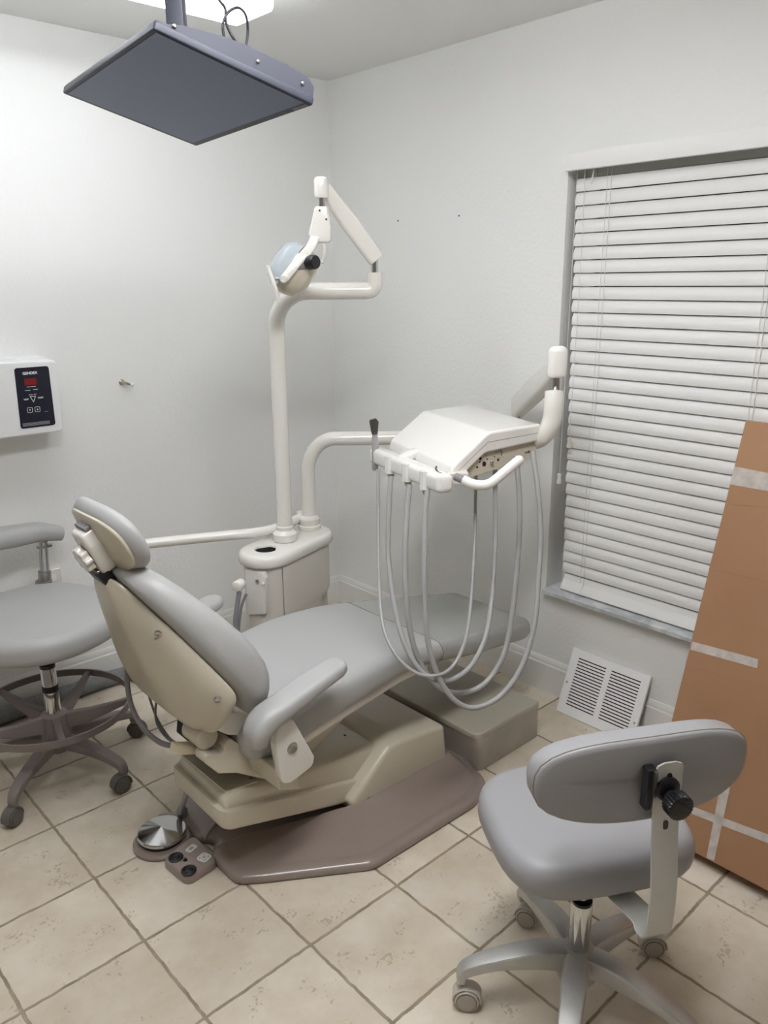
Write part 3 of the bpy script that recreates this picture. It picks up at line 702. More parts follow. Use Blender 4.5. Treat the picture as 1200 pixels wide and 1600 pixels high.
for s_, d0, d1, hw in ((-.040, .012, .040, .07), (-.034, .004, .052, .10), (-.015, .0, .062, .135), (.01, -.001, .070, .160), (.05, -.001, .080, .186), (.10, -.001, .090, .212), (.16, -.001, .100, .236), (.22, -.001, .107, .254), (.28, -.001, .110, .264), (.33, -.001, .106, .266), (.37, -.004, .096, .262), (.40, -.010, .082, .255), (.422, -.012, .064, .244), (.434, -.004, .044, .230)):
    h = d1-d0; rings.append([bpt(s_, (d0+d1)/2+b_, a) for a, b_ in rrect(2*hw, h, min(.044, h*.48), 6)])
G().loft(rings).make('backrest_cushion', 'vinyl', dc, ang=60)

# headrest: oval pillow with a cream back plate, bracket and lobed knob
ht = V(-.40, 0, .916).normalized(); hn_ = V(-ht.z, 0, ht.x)      # hn_ points away from the patient
hn_ = -hn_ if hn_.x > 0 else hn_
hc0 = V(-1.7043, -1.2000, 1.0095)
def sup0(a_, b_, e, n=56):
    o = []
    for i in range(n):
        t_ = 2*PI*i/n; ct, st = math.cos(t_), math.sin(t_)
        r = (abs(ct/a_)**e+abs(st/b_)**e)**(-1/e); o.append((r*ct, r*st))
    return o
ho = sup0(.146, .094, 2.4)
def hring(ins, off):   # off measured away from the patient; ends wrap towards the patient
    return [hc0+V(0,1,0)*x+ht*y+hn_*(off-1.1*x*x-.9*(y-.0)**2) for x, y in inset(ho, ins)]
prof_ = [(.060, -.024), (.035, -.028), (.018, -.026), (.007, -.021), (.0, -.013), (-.002, -.004), (.001, .004), (.008, .014), (.018, .019), (.030, .019)]
G().loft([hring(i_, o_) for i_, o_ in prof_]).make('headrest_cushion', 'vinyl', dc, ang=60)
G().loft([hring(.013, .016), hring(.013, .0215), hring(.016, .0235), hring(.045, .0245), hring(.075, .025)]).make('headrest_shell', 'cream', dc, ang=50)
fh = (hc0+hn_*.020-ht*.012, V(0,-1,0), ht, hn_)
G().pad(fillet([(-.034, -.058), (.034, -.058), (.040, -.02), (.040, .025), (.030, .060), (-.030, .060), (-.040, .025), (-.040, -.02)], .010, 4), 0, .034, .010, fh, n=4, rb=0).make('headrest_bracket', 'cream_light', dc, ang=40)
G().prism(rrect(.058, .012, .003), 0, .016, (fh[0]+ht*.064, fh[1], fh[2], fh[3])).make('headrest_link', 'hose_dark', dc)
lob = [((.031+.0035*math.cos(8*2*PI*i/64))*math.cos(2*PI*i/64), (.031+.0035*math.cos(8*2*PI*i/64))*math.sin(2*PI*i/64)) for i in range(64)]
G().pad(lob, .036, .056, .003, (fh[0]-ht*.006, fh[1], fh[2], fh[3]), n=3, rb=.002).make('headrest_knob', 'cream_light', dc, ang=45)
sb_ = fh[0]+hn_*.020-ht*.058
G().sweep([sb_+ht*.02, sb_-ht*.010, bpt(-.060, -.016, 0), bpt(-.012, -.012, 0), bpt(.03, -.012, 0)], (0,1,0), [(.050,.010),(.052,.012),(.046,.012),(.040,.012)], n=2, smooth=4).make('headrest_stem', 'steel', dc, ang=30)
G().pad(rrect(.072, .030, .006), -.022, .010, .003, (bpt(-.030, -.014, 0), V(0,1,0), bd, bs), n=2, rb=.002).make('stem_socket', 'black', dc)

# armrests
def armrest(y, s):
    pts = [V(-1.505, y, .498), V(-1.500, y, .532), V(-1.474, y, .556), V(-1.42, y, .573), V(-1.35, y, .593), V(-1.29, y, .608), V(-1.25, y, .6165), V(-1.232, y, .620), V(-1.224, y, .6215), V(-1.2215, y, .622)]
    ar = G().sweep(pts, (0,1,0), [(.060,.045),(.078,.055),(.082,.058),(.082,.048),(.082,.042),(.080,.038),(.074,.035),(.058,.031),(.036,.024),(.014,.012)], rad=.42, n=6, smooth=7)
    a_ = ar.make('armrest', 'vinyl', dc, ang=60)
    br = fillet([(-1.400, .530), (-1.338, .396), (-1.343, .370), (-1.418, .352), (-1.443, .362), (-1.447, .392), (-1.458, .480), (-1.448, .530)], [.012, .012, .02, .03, .03, .02, .03, .01], 4)
    G().pad(br, y-.016 if s < 0 else y-.012, y+.012 if s < 0 else y+.016, .004, XZ(), n=3).make('armrest_bracket', 'cream_light', a_)
    G().lathe([(0.016, -.002), (0.016, .002), (0.0135, .004), (0.0120, .003)], (-1.408, y+s*.016, .452), (0,s,0), n=24).make('release_button', 'steel', a_)
    if s < 0:
        G().prism([(-1.45, .40), (-1.38, .37), (-1.37, .30), (-1.44, .33)], -1.50, -1.34, XZ()).make('armrest_mount', 'cream', a_, bevel=.006)
    else:
        G().prism([(-1.45, .40), (-1.38, .37), (-1.37, .30), (-1.44, .33)], -1.06, -.90, XZ()).make('armrest_mount', 'cream', a_, bevel=.006)
armrest(-1.505, -1); armrest(-.895, 1)
# umbilical tubing hanging behind the backrest
g = G().tube([V(-1.5520, -0.9663, 0.6891), V(-1.5781, -1.0003, 0.6494), V(-1.6095, -1.0300, 0.5724), V(-1.6256, -1.0644, 0.4833), V(-1.6183, -1.1101, 0.4204), V(-1.5983, -1.1693, 0.3888), V(-1.5743, -1.2321, 0.3936)], .0075, n=12)
g.make('tubing', 'hose_dark', dc)
g = G().tube([V(-1.5617, -1.0263, 0.5140), V(-1.5650, -1.0527, 0.4751), V(-1.5685, -1.0991, 0.4211), V(-1.5716, -1.1634, 0.3945), V(-1.5749, -1.2162, 0.3964)], .0035, n=10)
g.make('tubing', 'hose_dark', dc)
g = G().tube([V(-1.5464, -1.0699, 0.4750), V(-1.5663, -1.0917, 0.4453), V(-1.5790, -1.1190, 0.4180), V(-1.5768, -1.1586, 0.3946), V(-1.5753, -1.2166, 0.3947)], .0035, n=10)
g.make('tubing', 'hose_dark', dc)

# ================================================================== foot controls
fp = thing('foot_pedal', (-1.58, -1.10, 0.0), 'round chrome foot pedal on a mauve disc beside the chair base plate', 'foot control')
pc = V(-1.578, -1.078, 0)
G().lathe([(0.080, 0.0005), (0.084, .004), (0.084, .010), (0.078, .016), (0.05, .018)], pc, n=48).make('base_disc', 'mauve', fp)
G().lathe([(0.062, 0.016), (0.062, .028)], pc, n=32).make('spring_gap', 'dark', fp)
G().lathe([(0.070, .026), (0.072, .030), (0.0715, .034), (0.068, .038), (0.004, .050), (0.001, .0505)], pc+V(.003,.004,.002), n=40).make('chrome_disc', 'chrome', fp, ang=20)
G().pad(fillet([(-.030, .045), (.040, .045), (.046, .108), (-.028, .100)], .02, 4), .006, .030, .006, (pc, V(.8,-.6,0), V(.6,.8,0), V(0,0,1)), n=3).make('valve_housing', 'mauve', fp)
vp = V(-1.4878, -1.0376, 0.0300)
G().lathe([(0.016, -.016), (0.016, .016), (0.012, .02), (0.010, .028)], vp, n=20).make('valve_post', 'hose_dark', fp)
G().tube([vp+V(0,0,.030), vp+V(.006,.006,.036), vp+V(.018,.010,.042)], .0035, n=8).make('toggle', 'black', fp)
G().tube([V(-1.5026, -1.0518, 0.0500), V(-1.4989, -1.0707, 0.0900), V(-1.5002, -1.0944, 0.1300), V(-1.4963, -1.1337, 0.1900)], .0085, n=12).make('pedal_tubing', 'hose_grey', fp)

sw = thing('foot_switch', (-1.575, -1.235, 0.0), 'small mauve foot switch with two black buttons and pictogram stickers beside the pedal', 'foot control')
sa = V(-1.6253, -1.1715, 0.0000); sb = V(-1.6148, -1.2901, 0.0000); sc_ = V(-1.5109, -1.2822, 0.0000); sd = V(-1.5051, -1.1330, 0.0000)
qf = fillet([(sa.x, sa.y), (sb.x, sb.y), (sc_.x, sc_.y), (sd.x, sd.y)], .022, 5)
G().pad(qf, 0.0005, .030, .012, n=4, rb=.002).make('housing', 'mauve', sw)
def onsw(x, y): return None
def disc(c, r, nm, m_, h0=.028, h1=.034, sq=1.0):
    G().lathe([(r, h0-.03), (r, h1-.032), (r*.8, h1-.030), (r*.55, h1-.032), (r*.4, h1-.030)], V(c.x, c.y, .030), n=28).make(nm, m_, sw)
disc(V(-1.5967, -1.1976, 0.0300), .021, 'left_button', 'black'); disc(V(-1.5959, -1.2681, 0.0300), .021, 'right_button', 'black'); disc(V(-1.5827, -1.2250, 0.0300), .006, 'small_button', 'black')
def stick(c, hw, hh, nm):
    uu = (sd-sa); uu = V(uu.x, uu.y, 0).normalized(); ww = V(-uu.y, uu.x, 0)
    return G().prism(rrect(2*hw, 2*hh, min(hw, hh)*.55, 5), .0, .0015, (V(c.x, c.y, .0298), uu, ww, V(0,0,1))).make(nm, 'sticker', sw, smooth=False), uu, ww
s1, uu, ww = stick(V(-1.5461, -1.1944, 0.0300), .017, .011, 'pictogram_sticker')
s2, uu, ww = stick(V(-1.5384, -1.2523, 0.0300), .017, .017, 'program_sticker')
c1 = V(-1.5461, -1.1944, 0.0300); c2 = V(-1.5384, -1.2523, 0.0300)
g = G()
def bar(c, dx, dy, lx, ly):
    p = V(c.x, c.y, .0305)+uu*dx+ww*dy
    g.prism([(-lx/2, -ly/2), (lx/2, -ly/2), (lx/2, ly/2), (-lx/2, ly/2)], 0, .001, (p, uu, ww, V(0,0,1)))
bar(c1, -.003, 0, .002, .012); bar(c1, .003, 0, .002, .012); bar(c1, 0, .0, .012, .0015); bar(c1, .010, 0, .006, .001); bar(c1, -.010, 0, .005, .001)
g.make('pictogram', 'darkprint', s1, smooth=False)
g = G(); bar(c2, 0, 0, .014, .0012); bar(c2, 0, 0, .0012, .014); g.make('cross_lines', 'darkprint', s2, smooth=False)
for s_, a, b_ in (('0', -.0075, .0075), ('1', .0075, .0075), ('2', .0075, -.0075), ('3', -.0075, -.0075)):
    text('digit', s_, .008, V(c2.x, c2.y, .0315)+(uu*a+ww*b_)*1.15, ww*-1, uu, M['darkprint'], s2)

# ================================================================== cuspidor cabinet
cu = thing('cuspidor_cabinet', (-0.80, -0.68, 0.0), 'cream oval floor cabinet behind the chair with a round bowl opening in its lid', 'cabinet')
A1 = V(.956, .292, 0).normalized(); A2 = V(-A1.y, A1.x, 0); cc_ = V(-.80, -.678, 0); ZL = .632
fcu = (cc_, A1, A2, V(0,0,1))
def stad(l0, l1, w_, n=12):
    r = w_/2; o = []
    for i in range(n+1): a = -PI/2+PI*i/n; o.append((l1-r+r*math.cos(a), r*math.sin(a)))
    for i in range(n+1): a = PI/2+PI*i/n; o.append((l0+r+r*math.cos(a), r*math.sin(a)))
    return o
lid = stad(-.225, .225, .200)
# lid with a real bowl opening (ring mesh)
hole = [(-.125+.043*math.cos(a), .0+.043*math.sin(a)) for a in [2*PI*i/len(lid) for i in range(len(lid))]]
hole = [(-.125+.043*math.cos(a), .043*math.sin(a)) for a in [math.atan2(y, x+.125) for x, y in lid]]
lg = G(); rings = []
def R3(poly, z): return [cc_+A1*x+A2*y+V(0,0,z) for x, y in poly]
for ins, z in ((.010, ZL), (.003, ZL+.002), (0, ZL+.008), (0, ZL+.026), (.003, ZL+.035), (.009, ZL+.042), (.018, ZL+.044)): rings.append(R3(inset(lid, ins), z))
rings.append(R3(hole, ZL+.044)); rings.append(R3([(-.125+(x+.125)*.95, y*.95) for x, y in hole], ZL+.040)); rings.append(R3([(-.125+(x+.125)*.93, y*.93) for x, y in hole], ZL+.032))
lg.loft(rings, True, False)
lg.make('lid', 'cream_light', cu, ang=40)
G().loft([R3([(-.125+(x+.125)*.92, y*.92) for x, y in hole], ZL+.037), R3([(-.125+(x+.125)*.92, y*.92) for x, y in hole], ZL-.028)], False, False).make('bowl_liner', 'dark', cu)
G().lathe([(.034, -.0), (.030, .012), (.010, .016), (.008, .022), (0.001, .022)], cc_+A1*-.125+V(0,0,ZL-.029), n=28).make('strainer_cup', 'chrome', cu)
body = stad(-.205, .205, .180)
rings = [R3(body, ZL+.001), R3(body, .50), R3(body, .46)]
low = stad(-.205, .150, .178)
def mixp(a, b_, t): return [(x0*(1-t)+x1*t, y0*(1-t)+y1*t) for (x0, y0), (x1, y1) in zip(a, b_)]
rings += [R3(mixp(body, low, t), z) for t, z in ((.12, .445), (.45, .432), (.85, .425), (1, .41))]+[R3(low, .02)]
G().loft(rings).make('cabinet_body', 'cream_cabinet', cu, ang=40)
G().prism(rrect(.06, .09, .01), .02, .44, (cc_+A1*.165, A1, A2, V(0,0,1))).make('support_column', 'cream_light', cu)
g = G().prism([(-.150, -.0905), (-.1485, -.0905), (-.1485, -.088), (-.150, -.088)], .02, ZL, fcu); g.make('panel_seam', 'seam', cu, smooth=False)
# instrument panel on the chair-facing end
ep = cc_+A1*-.205
G().pad(fillet([(-.055, .44), (.03, .46), (.038, .60), (.03, .622), (-.055, .622)], .01, 4), 0, .018, .006, (ep+A2*-.02+A1*.012, A2*-1, V(0,0,1), A1*-1), n=3, rb=0).make('instrument_panel', 'cream_light', cu)
pe = ep+A1*-.007
G().lathe([(0.007, 0), (0.007, .003), (0.004, .003), (.003, .001)], pe+A2*-.025+V(0,0,.585), A1*-1, n=14).make('screw', 'steel', cu)
G().lathe([(0.007, 0), (0.007, .004), (0.004, .006)], pe+A2*-.052+V(0,0,.58), A1*-1, n=14).make('push_button', 'white_enamel', cu)
kc = V(-1.1002, -0.8058, 0.6085)
kd = (A1*-.8+A2*-.2).normalized()
G().lathe([(0.014, -.03), (0.018, -.024), (0.019, .008), (0.0165, .014), (0.009, .017)], kc, kd, n=22).make('hose_holder', 'cream_light', cu)
g = G().sweep([V(-1.1008, -0.8126, 0.5898), V(-1.1180, -0.8180, 0.5356), V(-1.1317, -0.8259, 0.4836), V(-1.1350, -0.8450, 0.4272)], A2, [(.016,.011)], n=3); g.make('suction_tubing', 'hose_dark', cu)
g = G().tube([V(-1.0749, -0.8145, 0.5738), V(-1.0933, -0.8115, 0.5382), V(-1.1102, -0.8166, 0.4857), V(-1.1261, -0.8267, 0.4228)], .005, n=10); g.make('suction_tubing', 'hose_dark', cu)
# collars and the low side arm
G().lathe([(0.040, 0), (0.046, .004), (0.046, .030), (0.040, .036), (0.031, .043), (0.031, .056), (0.028, .060)], (-.810, -.681, ZL+.043), n=32).make('post_collar', 'cream_light', cu)
G().lathe([(0.042, 0), (0.044, .003), (0.044, .018), (0.038, .020), (0.038, .024), (0.040, .027), (0.040, .044), (0.034, .052), (0.028, .056)], (-.657, -.630, ZL+.043), n=32).make('post_collar', 'cream_light', cu)
G().tube([V(-.655, -.585, .715), V(-.72, -.603, .712), V(-0.8549, -0.6208, 0.7060), V(-1.0383, -0.5412, 0.7060), V(-1.2390, -0.4511, 0.7060), V(-1.2934, -0.4287, 0.7060)], .0185, n=18, smooth=3).make('side_arm', 'cream_light', cu)
G().lathe([(.022, -.02), (.024, -.014), (.024, .014), (.022, .02)], (-.655, -.585, .715), n=20).make('arm_pivot', 'cream_light', cu)

# ================================================================== dental light
dl_ = thing('dental_light', (-.81, -.681, .69), 'cream dental operating light on a tall post with a folding arm', 'dental light')
px_, py_ = -.81, -.681
R_ = V(.7348, -.6783, 0)
J = V(px_, py_, 0)+R_*.335+V(-.0,-.0,0)
pts = [V(px_, py_, .69), V(px_, py_, 1.0), V(px_, py_, 1.3), V(px_, py_, 1.43)]
cp = []
for i in range(9):
    a = PI/2*i/8; cp.append(V(px_, py_, 1.451)+V(0,0,1)*(.115*math.sin(a))+R_*(.115*(1-math.cos(a))))
pts = pts+cp+[V(px_, py_, 1.566)+R_*.2, V(px_, py_, 1.566)+R_*.30]
G().tube(pts, .0285, n=24, smooth=0).make('post', 'cream_light', dl_)
el = [V(px_, py_, 1.566)+R_*(.30-.001), V(px_, py_, 1.566)+R_*.315, V(px_, py_, 1.571)+R_*.330, V(px_, py_, 1.583)+R_*.3385, V(px_, py_, 1.60)+R_*.340, V(px_, py_, 1.625)+R_*.340]
G().tube(el, [.0285, .0285, .028, .0275, .0265, .0255], n=24, smooth=3).make('elbow', 'cream_light', dl_)
jt = V(px_, py_, 1.63)+R_*.340
G().tube([V(px_, py_, 1.60)+R_*.340, V(px_, py_, 1.69)+R_*.340], .013, n=18).make('pivot_pin', 'chrome', dl_)
# spring arm up to the top knuckle
a0 = jt+V(0,0,.045); a1 = V(-0.7079, -0.8341, 1.8870)
a0b = a0+(a0-a1).normalized()*.012
side = (a1-a0).cross(V(0,0,1)).normalized()
G().sweep([a0b, a0*.5+a1*.5, a1], side, [(.034,.054),(.036,.058),(.034,.044)], rad=.3, n=4, smooth=4).make('spring_arm', 'cream_light', dl_, bevel=.004)
k0 = V(-0.7409, -0.8621, 1.8824)
G().pad(rrect(.046, .048, .020, 5), -.030, .034, .013, (k0, R_, V(.678,.735,0), V(0,0,1)), n=4, rb=.006).make('knuckle_cap', 'cream_light', dl_)
k1 = V(k0.x, k0.y, 0)
G().tube([V(k0.x, k0.y, k0.z-.02), V(k0.x, k0.y, k0.z-.075)], .0125, n=18).make('pivot_pin', 'chrome', dl_)
# lamp body block
hb1 = V(-0.7524, -0.8770, 1.8177); hb2 = V(-0.7747, -0.8942, 1.7217); hb3 = V(-0.7991, -0.8755, 1.7121)
fwd = V(.678,.735,0)
poly = fillet([(-.018, .053), (.024, .053), (.032, -.008), (.030, -.055), (-.012, -.056), (-.042, -.034), (-.030, .005)], .011, 4)
hc = V(-0.7633, -0.8854, 1.7707)
G().pad(poly, -.026, .026, .007, (hc, R_, V(0,0,1), fwd), n=4).make('swivel_housing', 'cream_light', dl_)
for a, b_ in ((-.002, .040), (.018, .014)): G().lathe([(.0035, 0), (.0035, .0012)], hc+R_*a+V(0,0,b_)-fwd*.0262, -fwd, n=10).make('screw', 'darkprint', dl_)
# yoke: two arms around the lamp head
L1 = V(-0.9513, -0.9334, 1.6042)      # pivot, near side
ytop = hc+R_*(-.020)+V(0,0,-.040)
near = -fwd
hh = thing  # alias kept local
G().sweep([ytop+near*.014, V(-0.8630, -0.9509, 1.6946), V(-0.9133, -0.9501, 1.6508), L1+near*.004], fwd, [(.016,.030),(.013,.028),(.013,.027),(.013,.026)], n=3).make('yoke_arm', 'cream_light', dl_)
G().sweep([ytop-near*.012, V(-0.7385, -0.7902, 1.7109), V(-0.7494, -0.7390, 1.6715), L1-near*.20], fwd, [(.016,.024),(.014,.022),(.014,.02),(.014,.02)], n=3).make('yoke_arm', 'cream_light', dl_)
G().lathe([(.0125, -.006), (.0125, .006), (.010, .010)], L1+near*.008, near, n=20).make('pivot_cap', 'cream_light', dl_)
G().tube([L1+near*.004, L1-near*.20], .006, n=12).make('pivot_rod', 'steel', dl_)
# head: reflector + clear curved shield; axis points up-left
hcx = L1-near*.100+R_*.018+V(0,0,.030)
ax = (R_*-.80+V(0,0,.60)).normalized(); up2 = fwd; per = ax.cross(up2).normalized()
def lens_ring(h, a_, b_, m_=28, e=2.6):
    o = []
    for i in range(m_):
        t_ = 2*PI*i/m_; ct, st = math.cos(t_), math.sin(t_)
        r = (abs(ct/a_)**e+abs(st/b_)**e)**(-1/e); o.append(hcx+ax*h+up2*(r*ct)+per*(r*st))
    return o
off = R_*-.0
G().loft([lens_ring(-.066, .030, .030), lens_ring(-.060, .052, .050), lens_ring(-.044, .072, .070), lens_ring(-.020, .080, .080), lens_ring(.002, .083, .083)]).make('reflector_shell', 'cream', dl_)  # darker cream puts the shell's shade into its colour
G().loft([lens_ring(.002, .085, .085), lens_ring(.008, .085, .085)]).make('rim', 'steel', dl_)
G().loft([lens_ring(.007, .083, .082), lens_ring(.034, .079, .077), lens_ring(.054, .068, .064), lens_ring(.064, .048, .042), lens_ring(.067, .022, .018)]).make('lens_shield', 'lens', dl_, ang=60)
bk_ = V(-0.8735, -0.9719, 1.6527)
G().lathe([(.019, -.016), (.0215, -.012), (.0215, .014), (.019, .019), (.006, .020)], bk_, (R_*.75+near*.6+V(0,0,.08)), n=26).make('focus_knob', 'black', dl_)
G().lathe([(.012, -.075), (.0155, -.02), (.0155, .0)], bk_-(R_*.75+near*.6).normalized()*.012, (R_*.9+V(0,0,.35)), n=20).make('lamp_socket', 'hose_dark', dl_)
G().tube([V(-0.9686, -0.8734, 1.6443), V(-0.9660, -0.8906, 1.6064), V(-0.9638, -0.9053, 1.5743), V(-0.9596, -0.9100, 1.5362)], [.0062,.0068,.0068,.0066], n=12).make('handle', 'cream_light', dl_)
G().tube([V(-0.9592, -0.8977, 1.6045), V(-0.9448, -0.9110, 1.6044)], .005, n=10).make('handle_stub', 'steel', dl_)
G().tube([V(-0.6761, -0.7840, 1.7290), V(-0.6764, -0.7936, 1.7041), V(-0.6829, -0.7973, 1.6793), V(-0.6938, -0.7962, 1.6566)], [.0062,.0068,.0068,.0066], n=12).make('handle', 'cream_light', dl_)

# ================================================================== delivery unit
du = thing('delivery_unit', (-.657, -.63, .69), 'white instrument delivery tray on jointed arms with four hanging handpiece hoses', 'delivery unit')
p2 = V(-.657, -.630, 0); Ra = V(.7348, -.6783, 0)
pts = [p2+V(0,0,.69), p2+V(0,0,.80), p2+V(0,0,.90)]
for i in range(1, 10):
    a = PI/2*i/9; pts.append(p2+V(0,0,.90)+V(0,0,.130*math.sin(a))+Ra*(.105*(1-math.cos(a))))
pts += [p2+V(0,0,1.031)+Ra*.30, p2+V(0,0,1.031)+Ra*.55, p2+V(0,0,1.031)+Ra*.77]
G().tube(pts, .0265, n=24, smooth=0).make('post_arm', 'cream_light', du)
jx = p2+Ra*.795
G().lathe([(.030, .985), (.033, .99), (.033, 1.07), (.030, 1.075)], (jx.x, jx.y, 0), n=24).make('joint_hub', 'cream_light', du)
G().tube([V(jx.x, jx.y, 1.07), V(jx.x, jx.y, 1.115)], .013, n=16).make('pivot_pin', 'chrome', du)
e_xy = V(-.330, -1.500, 0)
b0 = V(jx.x, jx.y, 1.150); b1 = V(-0.3470, -1.5150, 1.3270); 
side = (b1-b0).cross(V(0,0,1)).normalized()
G().sweep([b0-(b1-b0).normalized()*.03, b0*.5+b1*.5, b1], side, [(.050,.080),(.050,.082),(.046,.066)], rad=.3, n=4, smooth=4).make('spring_arm', 'cream_light', du, bevel=.004)
kc = V(-0.3811, -1.5434, 1.3549)
G().pad(rrect(.060, .056, .026, 6), -.046, .050, .020, (kc, Ra, V(.678,.735,0), V(0,0,1)), n=5, rb=.012).make('knuckle_cap', 'white_enamel', du)
G().tube([V(kc.x+.004, kc.y+.004, kc.z-.03), V(kc.x+.004, kc.y+.004, kc.z-.10)], .0185, n=20).make('pivot_pin', 'chrome', du)
G().tube([V(-0.4050, -1.5554, 1.2684), V(-0.4140, -1.5620, 1.2308), V(-0.4161, -1.5613, 1.1915), V(-0.4234, -1.5545, 1.1558), V(-0.4283, -1.5335, 1.1256), V(-0.4248, -1.4876, 1.1066), V(-0.4194, -1.4254, 1.0972)], [.029,.029,.029,.0285,.028,.027,.027], n=24).make('neck', 'cream_light', du)
# head slab: side profile swept across the width
Q4, Q1 = V(-.662, -1.519, 0), V(-.524, -1.101, 0)
Q3, Q2 = V(-.440, -1.540, 0), V(-.287, -1.118, 0)
uf = (Q4-Q3).normalized(); uw = (Q2-Q3).normalized()      # uf: towards the front, uw: across
WD = .447
prof = fillet([(0.0, 1.172), (.225, 1.172), (.365, 1.088), (.376, 1.052), (.352, 1.038), (.238, 1.110), (0.0, 1.118)], [.012, .05, .016, .012, .01, .03, .008], 5)
G().prism(prof, 0, WD, (Q3, uf, V(0,0,1), uw)).make('head_cover', 'white_enamel', du, ang=50, bevel=.011, bseg=5)
g = G()
sp = [(0.006, 1.144), (.230, 1.1415), (.366, 1.058)]
for (a, za), (b_, zb_) in zip(sp[:-1], sp[1:]):
    for w0 in (-.0004, WD-.0001):
        o = Q3+uw*w0
        g.loft([[o+uf*a+V(0,0,za), o+uf*b_+V(0,0,zb_), o+uf*b_+V(0,0,zb_+.0016), o+uf*a+V(0,0,za+.0016)], [o+uf*a+uw*.0005+V(0,0,za), o+uf*b_+uw*.0005+V(0,0,zb_), o+uf*b_+uw*.0005+V(0,0,zb_+.0016), o+uf*a+uw*.0005+V(0,0,za+.0016)]])
g.make('cover_seam', 'seam', du, smooth=False)
pp = fillet([(.006, 1.119), (.232, 1.112), (.338, 1.048), (.338, 1.038), (.012, 1.066)], [0, 0, .004, .01, .012], 4)
G().prism(pp, .012, WD-.012, (Q3, uf, V(0,0,1), uw)).make('control_body', 'cream', du, bevel=.002)
def onp(f_, z_): return Q3+uw*.0115+uf*f_+V(0,0,z_)
cp_ = []
for f_, z_, r_, m_ in ((.235, 1.076, .0075, 'black'), (.262, 1.070, .0035, 'black'), (.205, 1.078, .006, 'chrome'), (.176, 1.080, .004, 'black'), (.252, 1.084, .0025, 'black'), (.222, 1.089, .0022, 'black'), (.192, 1.092, .0022, 'black'), (.162, 1.094, .0022, 'black'), (.250, 1.094, .0045, 'black')):
    G().lathe([(r_, -.001), (r_, .0008 if m_ == 'black' else .006), (r_*.6, .001 if m_ == 'black' else .008)], onp(f_, z_), uw*-1, n=14).make('control_dial', m_, du)
G().sweep([onp(.168, 1.112)-uw*.001, onp(.160, 1.100)-uw*.002], uf, [(.005,.002),(.004,.002)], n=2, smooth=0).make('flow_lever', 'hose_dark', du)
text('logo', "a-dec", .013, onp(.045, 1.088)-uw*.0006, uf*-1, (0,0,1), M['darkprint'], du, bold=.0002)
g = G()
def pl_(f0, f1, z_, h=.0012): g.loft([[onp(a, b_)-uw*k for a, b_ in ((f0, z_), (f1, z_), (f1, z_+h), (f0, z_+h))] for k in (0, .0006)])
pl_(.250, .150, 1.0865, .0007); pl_(.190, .174, 1.106); pl_(.190, .174, 1.1025); pl_(.232, .220, 1.102); pl_(.232, .222, 1.099); pl_(.30, .285, 1.052)
g.make('panel_marks', 'printgrey', du, smooth=False)
# notch latches on the front left
for q in (.352, .392):
    G().lathe([(.010, -.006), (.011, 0), (.009, .004)], Q3+uw*q+uf*.366+V(0,0,1.070), uf, n=16).make('latch', 'white_enamel', du)
G().prism(rrect(.020, .010, .003), 0, .012, (Q3+uw*.372+uf*.360+V(0,0,1.060), uw, V(0,0,1), uf)).make('latch_pin', 'steel', du)
# instrument holder bar
h0 = V(-.708, -1.067, 1.046)+ (V(-.856, -1.529, 1.046)-V(-.708, -1.067, 1.046))*.02; h1 = V(-.856, -1.529, 1.050)
hdir = (h1-h0).normalized(); hn = V(-hdir.y, hdir.x, 0)
LEN = (h1-h0).length
segs = ((0.0, .03), (.036, .145), (.152, .305), (.312, LEN))
G().pad(rrect(.052, .054, .015, 5), 0, LEN, .014, (h0, hn, V(0,0,1), hdir), n=4).make('holder_bar', 'white_enamel', du)
mid = h0+hdir*(LEN*.40)
G().sweep([mid+V(0,0,.016)+uf*.006, mid-uf*.05+V(0,0,.030), mid-uf*.12+V(0,0,.034)], uw, [(.042,.022),(.046,.026),(.05,.026)], n=3, smooth=3).make('holder_arm', 'white_enamel', du)
clips = [V(-0.8813, -1.2733, 1.0849), V(-0.8890, -1.3400, 1.0774), V(-0.9031, -1.4290, 1.0700), V(-0.9046, -1.5013, 1.0627)]
T_ = [.045, .17, .27, .385]
tpos = [h0+hdir*t_ for t_ in (.030, .150, .270, .385)]
fr1 = uf
for i, p in enumerate(tpos):
    q = p+uf*.018
    if i: 
        g = G().lathe([(.019, -.030), (.019, .024)], q, n=20); g.make('holder_clip', 'white_enamel', du)
        G().prism([(-.0015, -.030), (.0015, -.030), (.0015, .020), (-.0015, .020)], .0175, .0205, (q-hdir*.004, hdir, V(0,0,1), (uf*.9-uw*.45).normalized())).make('clip_slot', 'steel', du, smooth=False)
    G().lathe([(.008, -.046), (.0105, -.040), (.0105, -.022)], q, n=16).make('hose_ferrule', 'hose_grey', du)
# syringe standing in the first holder
q = tpos[0]+uf*.018
G().lathe([(.0085, -.035), (.0105, -.03), (.0105, .020), (.0115, .05), (.0085, .075), (.0105, .080)], q, n=18).make('syringe_body', 'hose_grey', du)
G().prism(fillet([(-.010, 0), (.009, 0), (.013, .040), (.004, .052), (-.018, .046)], .004, 3), -.010, .010, (q+V(0,0,.075), Ra, V(0,0,1), V(.678,.735,0))).make('syringe_head', 'chrome', du)
